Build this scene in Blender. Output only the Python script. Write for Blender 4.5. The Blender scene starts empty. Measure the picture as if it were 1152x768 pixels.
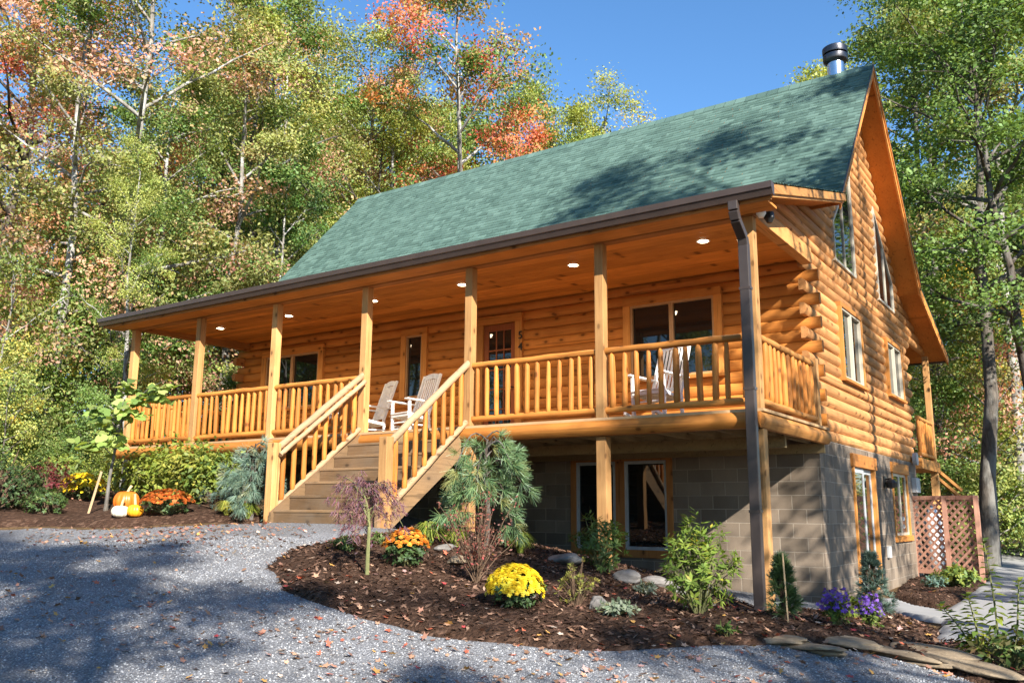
import bpy, math, random
import numpy as np
from mathutils import Vector, Matrix

random.seed(7)
RS = np.random.RandomState(11)
sc = bpy.context.scene
COL = sc.collection
PI = math.pi

# ------------------------------------------------------------------ camera
CAM = np.array([3.40068, -10.14883, -1.22807])
YAW, PITCH, ROLL, FPX = -0.5982847, 0.1934525, 0.0072083, 986.586


def cam_axes():
    cy, sy = math.cos(YAW), math.sin(YAW)
    f = np.array([sy * math.cos(PITCH), cy * math.cos(PITCH), math.sin(PITCH)])
    r = np.array([cy, -sy, 0.0])
    u = np.cross(r, f)
    c, s = math.cos(ROLL), math.sin(ROLL)
    return r * c + u * s, u * c - r * s, f


CR, CU, CF = cam_axes()
cd = bpy.data.cameras.new('camera')
co = bpy.data.objects.new('camera', cd)
COL.objects.link(co)
m = Matrix.Identity(4)
for i in range(3):
    m[i][0], m[i][1], m[i][2], m[i][3] = CR[i], CU[i], -CF[i], CAM[i]
co.matrix_world = m
cd.sensor_width = 36.0
cd.lens = FPX / 1152 * 36
cd.clip_end = 3000
cd.clip_start = 0.05
sc.camera = co


def ray(px, py):
    return CF + CR * (px - 576) / FPX - CU * (py - 384) / FPX


def on(px, py, axis, val):
    d = ray(px, py)
    return CAM + d * (val - CAM[axis]) / d[axis]


# ------------------------------------------------------------------ terrain
CP = np.array([
    (-6.4, -1.9, -1.41), (-4.3, -1.9, -1.45), (-3.8, -4, -1.8), (.8, -2, -2.2), (-.2, -4.9, -2.25), (0, 0, -2.36),
    (-2.0, -.4, -1.9), (-.5, -.6, -2.3), (-1.6, -2.7, -1.98), (-3.07, -2.6, -1.74), (-4.6, 2.81, -2.0), (-2.35, 2.81, -2.25),
    (-.07, 2.81, -2.47), (-.07, 10, -2.5), (1.2, 9.1, -2.5), (2, 4, -2.5), (2.65, -1.9, -2.48), (3.4, -10.1, -2.85),
    (1, -7, -2.5), (-3, -6.9, -2.1), (-6, -5.5, -1.8), (-11, -5.6, -1.66), (-9.76, -1.96, -1.27), (-12.27, -1.29, -.98),
    (-11.1, -.77, -.98), (-9.4, -.55, -1.05), (-10.77, -2.7, -1.25), (-10.64, -3.4, -1.27), (-8.43, -2.1, -1.25), (-12.6, 1, -.95),
    (-8, .6, -1.1), (-7.3, -1.2, -1.32), (-9.3, -4.1, -1.52), (-8.1, -2.95, -1.47), (-16, -2, -1.0), (-16, 3, -.8), (-20, -8, -1.6), (-12, -12, -2.3),
    (-5, -13, -2.8), (-13.5, 8, -.9), (-6, 20, -1.6), (2, 20, -2.4), (-20, 20, -.6), (8, 0, -2.7), (8, -10, -3),
    (-6, -25, -3.2), (-30, 0, -.9), (-30, 30, -0.3), (10, 30, -2.3), (-40, -20, -2.0), (12, -25, -3.2), (20, 10, -2.8)])


def _u(r2):
    return np.where(r2 > 1e-9, r2 * np.log(np.maximum(r2, 1e-9)), 0)


_n = len(CP)
_K = np.zeros((_n + 3, _n + 3))
_d = CP[:, None, :2] - CP[None, :, :2]
_K[:_n, :_n] = _u((_d ** 2).sum(-1)) + np.eye(_n) * 0.08
_K[:_n, _n] = 1
_K[:_n, _n + 1:] = CP[:, :2]
_K[_n:, :_n] = _K[:_n, _n:].T
_W = np.linalg.solve(_K, np.concatenate([CP[:, 2], [0, 0, 0]]))


def ground(x, y):
    x = np.asarray(x, float)
    y = np.asarray(y, float)
    sh = x.shape
    x = x.ravel()
    y = y.ravel()
    out = np.zeros(len(x))
    for a in range(0, len(x), 20000):
        X = x[a:a + 20000]
        Y = y[a:a + 20000]
        r2 = (X[:, None] - CP[:, 0]) ** 2 + (Y[:, None] - CP[:, 1]) ** 2
        out[a:a + 20000] = _u(r2) @ _W[:_n] + _W[_n] + _W[_n + 1] * X + _W[_n + 2] * Y
    R = np.hypot(x + 4, y - 2)
    t = np.clip((R - 22) / 22, 0, 1)
    far = -1.0 + 0.03 * np.maximum(0, R - 40) * (y > -20)
    out = np.clip(out, -3.6, -0.8) * (1 - t) + far * t
    return out.reshape(sh)


def gz(x, y):
    return float(ground(np.array([x]), np.array([y]))[0])


def at(px, py):
    """point of the ground seen at this spot of the photograph"""
    d = ray(px, py)
    ts = np.concatenate([np.arange(3, 30, .05), np.arange(30, 120, .5)])
    P = CAM[None] + d[None] * ts[:, None]
    h = P[:, 2] - ground(P[:, 0], P[:, 1])
    k = int(np.argmax(h < 0)) if (h < 0).any() else len(ts) - 1
    return Vector(P[k])


# ------------------------------------------------------------------ materials
MATS = {}


class NT:
    def __init__(s, name):
        s.m = bpy.data.materials.new(name)
        s.m.use_nodes = True
        s.t = s.m.node_tree
        s.t.nodes.clear()
        s.out = s.n('ShaderNodeOutputMaterial')

    def n(s, ty, **kw):
        nd = s.t.nodes.new(ty)
        for k, v in kw.items():
            if k[0] == '_':
                setattr(nd, k[1:], v)
            else:
                key = int(k[1:]) if k[0] == 'i' and k[1:].isdigit() else k.replace('__', ' ')
                if isinstance(v, bpy.types.NodeSocket):
                    s.t.links.new(v, nd.inputs[key])
                else:
                    nd.inputs[key].default_value = v
        return nd

    def ln(s, a, b):
        s.t.links.new(a, b)

    def ramp(s, fac, stops, interp='LINEAR'):
        r = s.n('ShaderNodeValToRGB', Fac=fac)
        r.color_ramp.interpolation = interp
        e = r.color_ramp.elements
        while len(e) < len(stops):
            e.new(0.5)
        for k, (p, c) in enumerate(stops):
            e[k].position = p
            e[k].color = (c, c, c, 1) if isinstance(c, (int, float)) else (*c, 1)
        return r.outputs['Color']

    def mix(s, fac, a, b, mode='MIX'):
        x = s.n('ShaderNodeMix', _data_type='RGBA', _blend_type=mode)
        for key, v in ((0, fac), (6, a), (7, b)):
            if isinstance(v, bpy.types.NodeSocket):
                s.ln(v, x.inputs[key])
            else:
                x.inputs[key].default_value = v if key == 0 else (*v, 1)
        return x.outputs[2]

    def math(s, op, a, b=0.0):
        x = s.n('ShaderNodeMath', _operation=op)
        for k, v in enumerate((a, b)):
            if isinstance(v, bpy.types.NodeSocket):
                s.ln(v, x.inputs[k])
            else:
                x.inputs[k].default_value = v
        return x.outputs[0]

    def coord(s, scale=(1, 1, 1), jitter=False, loc=(0, 0, 0)):
        tc = s.n('ShaderNodeTexCoord')
        v = tc.outputs['Object']
        if jitter:
            oi = s.n('ShaderNodeObjectInfo')
            g = s.n('ShaderNodeNewGeometry')
            add = s.math('ADD', oi.outputs['Random'], g.outputs['Random Per Island'])
            k = s.math('MULTIPLY', add, 37.0)
            cmb = s.n('ShaderNodeCombineXYZ', X=k, Y=k, Z=k)
            v = s.n('ShaderNodeVectorMath', _operation='ADD', i0=v, i1=cmb.outputs[0]).outputs[0]
        return s.n('ShaderNodeMapping', Vector=v, Scale=scale, Location=loc).outputs[0]

    def noise(s, vec, scale, detail=4, rough=.55, dist=0.0):
        return s.n('ShaderNodeTexNoise', Vector=vec, Scale=scale, Detail=detail, Roughness=rough, Distortion=dist).outputs[0]

    def done(s, color, rough=.6, bump=None, bdist=.01, bstr=1.0, spec=.4, metal=0.0, **kw):
        p = s.n('ShaderNodeBsdfPrincipled')
        for key, v in (('Base Color', color), ('Roughness', rough), ('Metallic', metal), ('Specular IOR Level', spec)):
            if isinstance(v, bpy.types.NodeSocket):
                s.ln(v, p.inputs[key])
            else:
                p.inputs[key].default_value = (*v, 1) if isinstance(v, tuple) else v
        for k, v in kw.items():
            p.inputs[k.replace('__', ' ')].default_value = v
        if bump is not None:
            b = s.n('ShaderNodeBump', Height=bump, Distance=bdist, Strength=bstr)
            s.ln(b.outputs[0], p.inputs['Normal'])
        s.ln(p.outputs[0], s.out.inputs[0])
        return s.m


def wood(name, light, dark, axis, rough=.5, knots=.5, weather=0.0, island=.3, knotcol=None):
    t = NT(name)
    st = {'x': (.06, 1, 1), 'y': (1, .06, 1), 'z': (1, 1, .06)}[axis]
    kst = {'x': (.45, 0, 1), 'y': (0, .45, 1), 'z': (1, .3, .45)}[axis]
    v = t.coord(st, True)
    g = t.noise(v, 34, 6, .65, .6)
    big = t.noise(t.coord((1, 1, 1), True), 1.7, 3)
    col = t.mix(t.ramp(g, [(.28, 0), (.72, 1)]), dark, light)
    col = t.mix(t.math('MULTIPLY', t.ramp(big, [(.35, 0), (.7, 1)]), .5), col, tuple(min(1, c * 1.25) for c in light))
    geo = t.n('ShaderNodeNewGeometry')
    oi = t.n('ShaderNodeObjectInfo')
    rnd = t.math('FRACT', t.math('ADD', geo.outputs['Random Per Island'], oi.outputs['Random']))
    hsv = t.n('ShaderNodeHueSaturation', Color=col, Value=t.n('ShaderNodeMapRange', Value=rnd, i3=1 - island, i4=1 + island * .6).outputs[0])
    col = hsv.outputs[0]
    hsv.inputs['Hue'].default_value = .5
    if knots:
        sk = t.n('ShaderNodeSeparateXYZ', Vector=t.coord((1, 1, 1), True))
        X_, Y_, Z_ = sk.outputs
        ua, va = {'x': (X_, Z_), 'y': (Y_, Z_), 'z': (Z_, t.math('ADD', X_, Y_))}[axis]
        kv = t.n('ShaderNodeCombineXYZ', X=t.math('MULTIPLY', ua, .55), Y=va, Z=0.0).outputs[0]
        vo = t.n('ShaderNodeTexVoronoi', Vector=kv, Scale=4.4, Randomness=1.0, _voronoi_dimensions='2D')
        k = t.ramp(vo.outputs['Distance'], [(.06, 1), (.115, 0)])
        k2 = t.ramp(vo.outputs['Color'], [(.62 - knots * .22, 0), (.64 - knots * .22, 1)])
        kk = t.math('MULTIPLY', t.math('MULTIPLY', k, k2), .85)
        col = t.mix(kk, col, knotcol or tuple(c * .22 for c in dark))
        halo = t.math('MULTIPLY', t.math('MULTIPLY', t.ramp(vo.outputs['Distance'], [(.10, 1), (.26, 0)]), k2), .35)
        col = t.mix(halo, col, tuple(c * .6 for c in dark))
        cst = {'x': (.025, 1, 1), 'y': (1, .025, 1), 'z': (1, 1, .025)}[axis]
        ck = t.ramp(t.noise(t.coord(cst, True), 22, 3, .5, .3), [(.63, 0), (.665, 1)])
        col = t.mix(t.math('MULTIPLY', ck, .5), col, tuple(c * .4 for c in dark))
    if weather:
        wv = t.noise(t.coord((1, 1, 1)), 2.3, 5)
        col = t.mix(t.math('MULTIPLY', t.ramp(wv, [(.4, 0), (.7, 1)]), weather), col, (.16, .13, .10))
    return t.done(col, min(.8, rough + .12), g, .005, .7, .18)


LOGC, LOGD = (.52, .205, .045), (.34, .115, .022)
MATS['log_x'] = wood('stained logs along the front', LOGC, LOGD, 'x', .48, .75)
MATS['log_y'] = wood('stained logs along the gable', (.50, .25, .095), (.32, .135, .045), 'y', .55, .6)
MATS['stain_x'] = wood('stained board lengthwise', (.56, .235, .055), (.38, .14, .03), 'x', .5, .4)
MATS['stain_y'] = wood('stained board crosswise', (.52, .22, .055), (.36, .13, .03), 'y', .5, .4)
MATS['stain_z'] = wood('stained board upright', (.56, .25, .065), (.38, .15, .035), 'z', .5, .4)
MATS['ceiling'] = wood('stained ceiling planks', (.56, .235, .05), (.40, .145, .03), 'x', .45, .45, 0, .3)
MATS['soffit'] = wood('stained soffit boards', (.52, .19, .035), (.38, .125, .022), 'y', .5, .25, 0, .16)
MATS['rail_x'] = wood('peeled rail lengthwise', (.50, .205, .045), (.32, .11, .022), 'x', .45, .6)
MATS['rail_y'] = wood('peeled rail crosswise', (.52, .245, .07), (.35, .14, .035), 'y', .5, .6)
MATS['rail_z'] = wood('peeled baluster', (.52, .205, .042), (.31, .10, .02), 'z', .42, .6)
MATS['post'] = wood('sawn post', (.52, .29, .115), (.34, .165, .06), 'z', .6, .6)
MATS['beam'] = wood('dark stained beam', (.34, .145, .045), (.21, .08, .022), 'x', .5, .5)
MATS['beam_y'] = wood('stained end beam', (.50, .25, .085), (.34, .15, .045), 'y', .5, .5)
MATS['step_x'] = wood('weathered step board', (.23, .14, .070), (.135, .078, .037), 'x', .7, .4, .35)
MATS['stringer'] = wood('weathered stair side', (.25, .155, .08), (.15, .09, .045), 'y', .7, .5, .3)
MATS['trim_z'] = wood('dark stained window trim', (.36, .15, .045), (.23, .085, .022), 'z', .55, .4)
MATS['riser_x'] = wood('darker riser board', (.165, .10, .052), (.10, .058, .028), 'x', .75, .4, .35)  # darker wood than the treads, to set the risers apart
MATS['deck_x'] = wood('deck board', (.46, .30, .16), (.31, .19, .09), 'x', .7, .3, .15)
MATS['grey_rail'] = wood('sun bleached stair rail', (.40, .27, .16), (.27, .17, .09), 'y', .6, .4, .25)
MATS['treated'] = wood('treated joist', (.30, .22, .11), (.20, .14, .07), 'y', .75, .4)
MATS['lattice'] = wood('reddish stained lattice', (.48, .265, .19), (.35, .175, .125), 'z', .65, .2)
MATS['stake'] = wood('pale stake', (.55, .40, .24), (.40, .28, .16), 'z', .7, .2)
MATS['doorwood'] = wood('red brown door', (.30, .095, .035), (.20, .055, .02), 'z', .4, 0)
MATS['table'] = wood('brown table', (.36, .18, .07), (.24, .11, .04), 'x', .5, .2)


def plain(name, col, rough=.5, spec=.4, metal=0.0, var=.12, scale=6, bd=.002):
    t = NT(name)
    n = t.noise(t.coord((1, 1, 1), True), scale, 5)
    c = t.mix(t.ramp(n, [(.3, 0), (.7, 1)]), tuple(x * (1 - var) for x in col), tuple(min(1, x * (1 + var)) for x in col))
    fine = t.noise(t.coord(), scale * 14, 3)
    return t.done(c, rough, fine, bd, .4, spec, metal)


MATS['white'] = plain('weathered white paint', (.72, .72, .71), .45)
MATS['vinyl'] = plain('cream clad frame', (.46, .42, .34), .35, var=.05)
MATS['tanframe'] = plain('tan clad sash', (.42, .24, .11), .4)
MATS['gutter'] = plain('dark brown aluminium', (.050, .034, .028), .32, .5)
MATS['spout'] = plain('dark brown downspout', (.042, .032, .029), .4, .4)
MATS['black'] = plain('black metal', (.015, .015, .016), .4)
MATS['steel'] = plain('stainless steel', (.62, .63, .65), .22, .5, 1.0, .06)
MATS['capsteel'] = plain('dull flue cap', (.09, .09, .10), .38, .5, 1.0)
MATS['greybox'] = plain('grey meter box', (.36, .37, .38), .5)
MATS['tank'] = plain('white tank', (.70, .71, .72), .4)
MATS['bulb'] = plain('frosted bulb', (.8, .8, .78), .3)


def glass():
    t = NT('dark window glass')
    n = t.noise(t.coord(), 1.3, 2)
    return t.done((.010, .012, .012), .02, n, .004, .25, .9)


MATS['glass'] = glass()


def lampmat():
    t = NT('lit recessed lamp')
    e = t.n('ShaderNodeEmission', Color=(1, .78, .5, 1), Strength=9.0)
    t.ln(e.outputs[0], t.out.inputs[0])
    return t.m


MATS['lamp'] = lampmat()


def shingle():
    t = NT('green asphalt shingle')
    geo = t.n('ShaderNodeNewGeometry')
    c = t.ramp(geo.outputs['Random Per Island'], [(0, (.085, .132, .121)), (.35, (.112, .170, .156)), (.75, (.138, .204, .187)), (1, (.175, .248, .228))])
    gr = t.noise(t.coord(), 260, 2)
    c = t.mix(.55, c, t.mix(gr, (.02, .05, .04), (.26, .42, .36)), 'OVERLAY')
    st = t.noise(t.coord((1, .3, .3)), 1.2, 4)
    c = t.mix(t.math('MULTIPLY', t.ramp(st, [(.4, 0), (.75, 1)]), .25), c, (.14, .22, .19))
    return t.done(c, .85, gr, .003, .6, .2)


MATS['shingle'] = shingle()


def block(name, axis):
    t = NT(name)
    tc = t.n('ShaderNodeTexCoord').outputs['Object']
    sp = t.n('ShaderNodeSeparateXYZ', Vector=tc)
    u = sp.outputs[0 if axis == 'x' else 1]
    v = t.n('ShaderNodeCombineXYZ', X=u, Y=sp.outputs[2], Z=0.0).outputs[0]
    b = t.n('ShaderNodeTexBrick', Vector=v, Color1=(.245, .19, .142, 1), Color2=(.125, .097, .073, 1), Mortar=(.33, .28, .225, 1), Scale=1.0,
            _offset=.5, _squash=1.0)
    b.inputs['Mortar Size'].default_value = .0065
    b.inputs['Mortar Smooth'].default_value = .25
    b.inputs['Brick Width'].default_value = .4
    b.inputs['Row Height'].default_value = .2
    st = t.noise(t.coord(), 1.1, 5)
    fine = t.noise(t.coord(), 90, 4)
    c = t.mix(t.math('MULTIPLY', t.ramp(st, [(.35, 0), (.75, 1)]), .5), b.outputs[0], (.26, .215, .17))
    dirt = t.noise(t.coord((1, 1, .6)), 2.6, 6, .65)
    zz = t.n('ShaderNodeMapRange', Value=sp.outputs[2], i1=-1.2, i2=-2.7, i3=0.0, i4=.55).outputs[0]
    c = t.mix(t.math('MULTIPLY', t.ramp(dirt, [(.42, 0), (.68, 1)]), t.math('ADD', zz, .35)), c, (.095, .075, .058))
    c = t.mix(.35, c, t.mix(fine, (.15, .15, .15), (.85, .85, .85)), 'OVERLAY')
    h = t.math('ADD', t.math('MULTIPLY', b.outputs['Fac'], -1.0), t.math('MULTIPLY', fine, .6))
    return t.done(c, .9, h, .006, .8, .15)


MATS['block_x'] = block('concrete block front', 'x')
MATS['block_y'] = block('concrete block side', 'y')


def gravel(name, lo, hi, tint):
    t = NT(name)
    v = t.coord()
    vo = t.n('ShaderNodeTexVoronoi', Vector=v, Scale=62.0)
    vo2 = t.n('ShaderNodeTexVoronoi', Vector=v, Scale=150.0)
    sep = t.n('ShaderNodeSeparateColor', Color=vo.outputs['Color'])
    sep2 = t.n('ShaderNodeSeparateColor', Color=vo2.outputs['Color'])
    f = t.math('ADD', t.math('MULTIPLY', sep.outputs[0], .6), t.math('MULTIPLY', sep2.outputs[0], .4))
    c = t.mix(f, lo, hi)
    big = t.noise(v, .9, 6, .62, .8)
    c = t.mix(t.math('MULTIPLY', t.ramp(big, [(.38, 0), (.64, 1)]), .6), c, tuple(x * .62 for x in tint))
    crev = t.ramp(vo.outputs['Distance'], [(.3, 0), (.62, 1)])
    c = t.mix(t.math('MULTIPLY', crev, .55), c, tuple(x * .35 for x in lo))
    h = t.math('ADD', t.math('MULTIPLY', vo.outputs['Distance'], -1.0), t.math('MULTIPLY', vo2.outputs['Distance'], -.5))
    return t.done(c, .85, h, .014, .8, .2)


MATS['gravel'] = gravel('bluish driveway gravel', (.15, .154, .17), (.42, .43, .455), (.30, .295, .295))
MATS['gravel2'] = gravel('pale drainage gravel', (.16, .165, .18), (.46, .46, .48), (.30, .29, .29))
MATS['stone_bit'] = None


def soil(name, a, b, c3, scale=28):
    t = NT(name)
    v = t.coord()
    n1 = t.noise(v, scale, 8, .7, 1.0)
    n2 = t.noise(v, 1.4, 4)
    vo = t.n('ShaderNodeTexVoronoi', Vector=t.coord((1, .45, 1)), Scale=34.0)
    sep = t.n('ShaderNodeSeparateColor', Color=vo.outputs['Color'])
    c = t.mix(t.ramp(n1, [(.35, 0), (.7, 1)]), a, b)
    c = t.mix(t.math('MULTIPLY', t.ramp(sep.outputs[0], [(.7, 0), (.95, 1)]), .55), c, c3)
    c = t.mix(t.math('MULTIPLY', t.ramp(n2, [(.45, 0), (.7, 1)]), .35), c, tuple(x * 1.3 for x in b))
    h = t.math('ADD', n1, t.math('MULTIPLY', vo.outputs['Distance'], -.7))
    return t.done(c, .95, h, .035, .9, .1)


MATS['mulch'] = soil('dark bark mulch', (.022, .013, .009), (.085, .046, .030), (.19, .115, .08))
MATS['forest'] = soil('leafy forest floor', (.05, .034, .018), (.15, .095, .05), (.30, .18, .08), 14)


def concrete():
    t = NT('pale concrete')
    n = t.noise(t.coord(), 3, 6)
    f = t.noise(t.coord(), 120, 3)
    c = t.mix(n, (.22, .22, .225), (.34, .34, .34))
    return t.done(c, .85, f, .002, .6, .2)


MATS['concrete'] = concrete()


def rock(name, a, b):
    t = NT(name)
    n = t.noise(t.coord((1, 1, 3), True), 5, 8, .65)
    f = t.noise(t.coord(), 45, 4)
    c = t.mix(t.ramp(n, [(.3, 0), (.7, 1)]), a, b)
    return t.done(c, .85, t.math('ADD', n, t.math('MULTIPLY', f, .4)), .02, .8, .2)


MATS['rock'] = rock('grey field stone', (.10, .092, .085), (.27, .25, .235))
MATS['flag'] = rock('buff flagstone', (.14, .105, .07), (.34, .265, .18))


def bark(name, a, b, lichen=None):
    t = NT(name)
    v = t.coord((1, 1, .22), True)
    n = t.noise(v, 16, 8, .7, .8)
    c = t.mix(t.ramp(n, [(.33, 0), (.66, 1)]), a, b)
    if lichen:
        l = t.noise(t.coord((1, 1, .5), True), 2.2, 5)
        c = t.mix(t.math('MULTIPLY', t.ramp(l, [(.46, 0), (.6, 1)]), .8), c, lichen)
    return t.done(c, .9, n, .03, .9, .1)


MATS['bark'] = bark('grey furrowed bark', (.05, .043, .036), (.15, .13, .11), (.20, .195, .18))
MATS['bark_pale'] = bark('pale smooth bark', (.10, .09, .078), (.27, .25, .225), (.42, .41, .39))
MATS['bark_dark'] = bark('dark bark', (.035, .027, .022), (.11, .09, .075), (.17, .16, .15))
MATS['twig'] = bark('brown twig', (.07, .045, .03), (.18, .12, .08))
MATS['green_twig'] = bark('green stem', (.10, .11, .045), (.22, .22, .10))


def leafmat(name, trans=.38, rough=.6, gloss=.022):
    """leaf colour lives in the mesh attribute 'tone'; the object's colour tints a whole tree"""
    t = NT(name)
    at_ = t.n('ShaderNodeAttribute', _attribute_name='tone')
    oi = t.n('ShaderNodeObjectInfo')
    c = t.mix(1.0, at_.outputs['Color'], oi.outputs['Color'], 'MULTIPLY')
    d = t.n('ShaderNodeBsdfDiffuse', Color=c)
    ct = t.mix(1.0, c, (1.25, 1.15, .55), 'MULTIPLY')
    tr = t.n('ShaderNodeBsdfTranslucent', Color=ct)
    mx = t.n('ShaderNodeMixShader', Fac=trans, i1=d.outputs[0], i2=tr.outputs[0])
    gl = t.n('ShaderNodeBsdfGlossy', Color=(.9, .95, 1, 1), Roughness=rough)
    m2 = t.n('ShaderNodeMixShader', Fac=gloss, i1=mx.outputs[0], i2=gl.outputs[0])
    t.ln(m2.outputs[0], t.out.inputs[0])
    return t.m


MATS['leaf'] = leafmat('living leaves')
MATS['needle'] = leafmat('pine needles', .15, .45, .05)
MATS['petal'] = leafmat('flower petals', .25, .6, .02)
MATS['litter'] = leafmat('fallen leaves', .12, .6, .04)
MATS['chip'] = leafmat('bark chips', 0.0, .8, .01)


def pumpkin(name, a, b):
    t = NT(name)
    n = t.noise(t.coord((1, 1, .4)), 9, 4)
    return t.done(t.mix(n, a, b), .38, n, .003, .4, .45)


MATS['pumpkin'] = pumpkin('orange pumpkin rind', (.50, .10, .008), (.66, .17, .018))
MATS['pumpkin_white'] = pumpkin('white pumpkin rind', (.62, .55, .42), (.80, .75, .64))
MATS['pumpkin_gold'] = pumpkin('golden pumpkin rind', (.70, .26, .01), (.85, .38, .02))
MATS['stem'] = plain('dry pumpkin stem', (.42, .34, .17), .8)

# ------------------------------------------------------------------ builders
WL = {}


def link(name, me, mat, parent=None, loc=(0, 0, 0), smooth=False):
    o = bpy.data.objects.new(name, me)
    COL.objects.link(o)
    if mat is not None and not me.materials:
        me.materials.append(MATS[mat] if isinstance(mat, str) else mat)
    loc = Vector(loc)
    WL[o.name] = loc
    if parent is not None:
        o.parent = parent
        o.location = loc - WL[parent.name]
    else:
        o.location = loc
    if smooth:
        me.polygons.foreach_set('use_smooth', [True] * len(me.polygons))
    return o


def tag(o, label=None, cat=None, group=None, kind=None):
    if label:
        o['label'] = label
    if cat:
        o['category'] = cat
    if group:
        o['group'] = group
    if kind:
        o['kind'] = kind
    return o


def empty(name, loc, label, cat, group=None, rz=0.0):
    o = bpy.data.objects.new(name, None)
    COL.objects.link(o)
    o.location = loc
    o.rotation_euler = (0, 0, rz)
    o.empty_display_size = .2
    WL[o.name] = Vector(loc)
    return tag(o, label, cat, group)


class MB:
    def __init__(s):
        s.v = []
        s.f = []

    def box(s, a, b, rot=None, c=None):
        n = len(s.v)
        P = [Vector((x, y, z)) for x in (a[0], b[0]) for y in (a[1], b[1]) for z in (a[2], b[2])]
        if rot is not None:
            c = Vector(c) if c is not None else (Vector(a) + Vector(b)) / 2
            P = [c + rot @ (p - c) for p in P]
        s.v += [tuple(p) for p in P]
        for q in ((0, 1, 3, 2), (4, 6, 7, 5), (0, 4, 5, 1), (2, 3, 7, 6), (0, 2, 6, 4), (1, 5, 7, 3)):
            s.f.append(tuple(n + i for i in q))
        return s

    def bar(s, p, q, w, h, up=(0, 0, 1)):
        """a straight board from p to q, w across and h along up"""
        p, q = Vector(p), Vector(q)
        d = (q - p).normalized()
        r = d.cross(Vector(up))
        if r.length < 1e-4:
            r = d.cross(Vector((1, 0, 0)))
        r.normalize()
        u = r.cross(d).normalized()
        n = len(s.v)
        for e in (p, q):
            for i, j in ((-1, -1), (1, -1), (1, 1), (-1, 1)):
                s.v.append(tuple(e + r * (i * w / 2) + u * (j * h / 2)))
        for q4 in ((0, 1, 2, 3), (4, 7, 6, 5), (0, 4, 5, 1), (1, 5, 6, 2), (2, 6, 7, 3), (3, 7, 4, 0)):
            s.f.append(tuple(n + i for i in q4))
        return s

    def tube(s, pts, rad, sides=8, cap=True):
        pts = [Vector(p) for p in pts]
        if not hasattr(rad, '__len__'):
            rad = [rad] * len(pts)
        n0 = len(s.v)
        ref = Vector((.31, .17, 1)).normalized()
        for k, p in enumerate(pts):
            d = (pts[min(k + 1, len(pts) - 1)] - pts[max(k - 1, 0)])
            d = d.normalized() if d.length > 1e-8 else Vector((0, 0, 1))
            r = d.cross(ref)
            if r.length < .05:
                r = d.cross(Vector((1, 0, 0)))
            r.normalize()
            u = d.cross(r)
            for a in range(sides):
                t = 2 * PI * a / sides
                s.v.append(tuple(p + r * (math.cos(t) * rad[k]) + u * (math.sin(t) * rad[k])))
        for k in range(len(pts) - 1):
            for a in range(sides):
                b = (a + 1) % sides
                s.f.append((n0 + k * sides + a, n0 + k * sides + b, n0 + (k + 1) * sides + b, n0 + (k + 1) * sides + a))
        if cap:
            s.f.append(tuple(n0 + a for a in range(sides))[::-1])
            e = n0 + (len(pts) - 1) * sides
            s.f.append(tuple(e + a for a in range(sides)))
        return s

    def lathe(s, prof, c=(0, 0, 0), sides=16, lobes=0, depth=0.0, sq=(1, 1)):
        n0 = len(s.v)
        for r, z in prof:
            for a in range(sides):
                t = 2 * PI * a / sides
                k = 1 - depth * abs(math.sin(lobes * t / 2)) ** .0 if False else 1 - (depth * (1 - abs(math.sin(lobes * t / 2)) ** .6) if lobes else 0)
                s.v.append((c[0] + r * k * sq[0] * math.cos(t), c[1] + r * k * sq[1] * math.sin(t), c[2] + z))
        for k in range(len(prof) - 1):
            for a in range(sides):
                b = (a + 1) % sides
                s.f.append((n0 + k * sides + a, n0 + k * sides + b, n0 + (k + 1) * sides + b, n0 + (k + 1) * sides + a))
        s.f.append(tuple(n0 + a for a in range(sides))[::-1])
        e = n0 + (len(prof) - 1) * sides
        s.f.append(tuple(e + a for a in range(sides)))
        return s

    def prism(s, poly, axis, a, b):
        """polygon in the two other axes, extruded along axis from a to b"""
        n = len(s.v)
        for t in (a, b):
            for p, q in poly:
                s.v.append({'x': (t, p, q), 'y': (p, t, q), 'z': (p, q, t)}[axis])
        k = len(poly)
        s.f.append(tuple(range(n, n + k)))
        s.f.append(tuple(range(n + k, n + 2 * k))[::-1])
        for i in range(k):
            j = (i + 1) % k
            s.f.append((n + i, n + k + i, n + k + j, n + j))
        return s

    def ring(s, fn, u0, u1, z0, z1, w, o0, o1, wt=None, wb=None):
        """a rectangular frame in one piece: fn(u, o, z) -> point"""
        wt = w if wt is None else wt
        wb = w if wb is None else wb
        n = len(s.v)
        for o in (o0, o1):
            for a, b in ((u0, z0), (u1, z0), (u1, z1), (u0, z1)):
                s.v.append(fn(a, o, b))
            for a, b in ((u0 + w, z0 + wb), (u1 - w, z0 + wb), (u1 - w, z1 - wt), (u0 + w, z1 - wt)):
                s.v.append(fn(a, o, b))
        for i in range(4):
            j = (i + 1) % 4
            for q in ((i, j, j + 4, i + 4), (i + 8, i + 12, j + 12, j + 8), (i, i + 8, j + 8, j), (i + 4, j + 4, j + 12, i + 12)):
                s.f.append(tuple(n + k for k in q))
        return s

    def mesh(s, name, off=(0, 0, 0)):
        me = bpy.data.meshes.new(name)
        o = Vector(off)
        me.from_pydata([(x - o.x, y - o.y, z - o.z) for x, y, z in s.v], [], s.f)
        import bmesh
        bm = bmesh.new()
        bm.from_mesh(me)
        bmesh.ops.recalc_face_normals(bm, faces=bm.faces)
        bm.to_mesh(me)
        bm.free()
        return me

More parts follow.
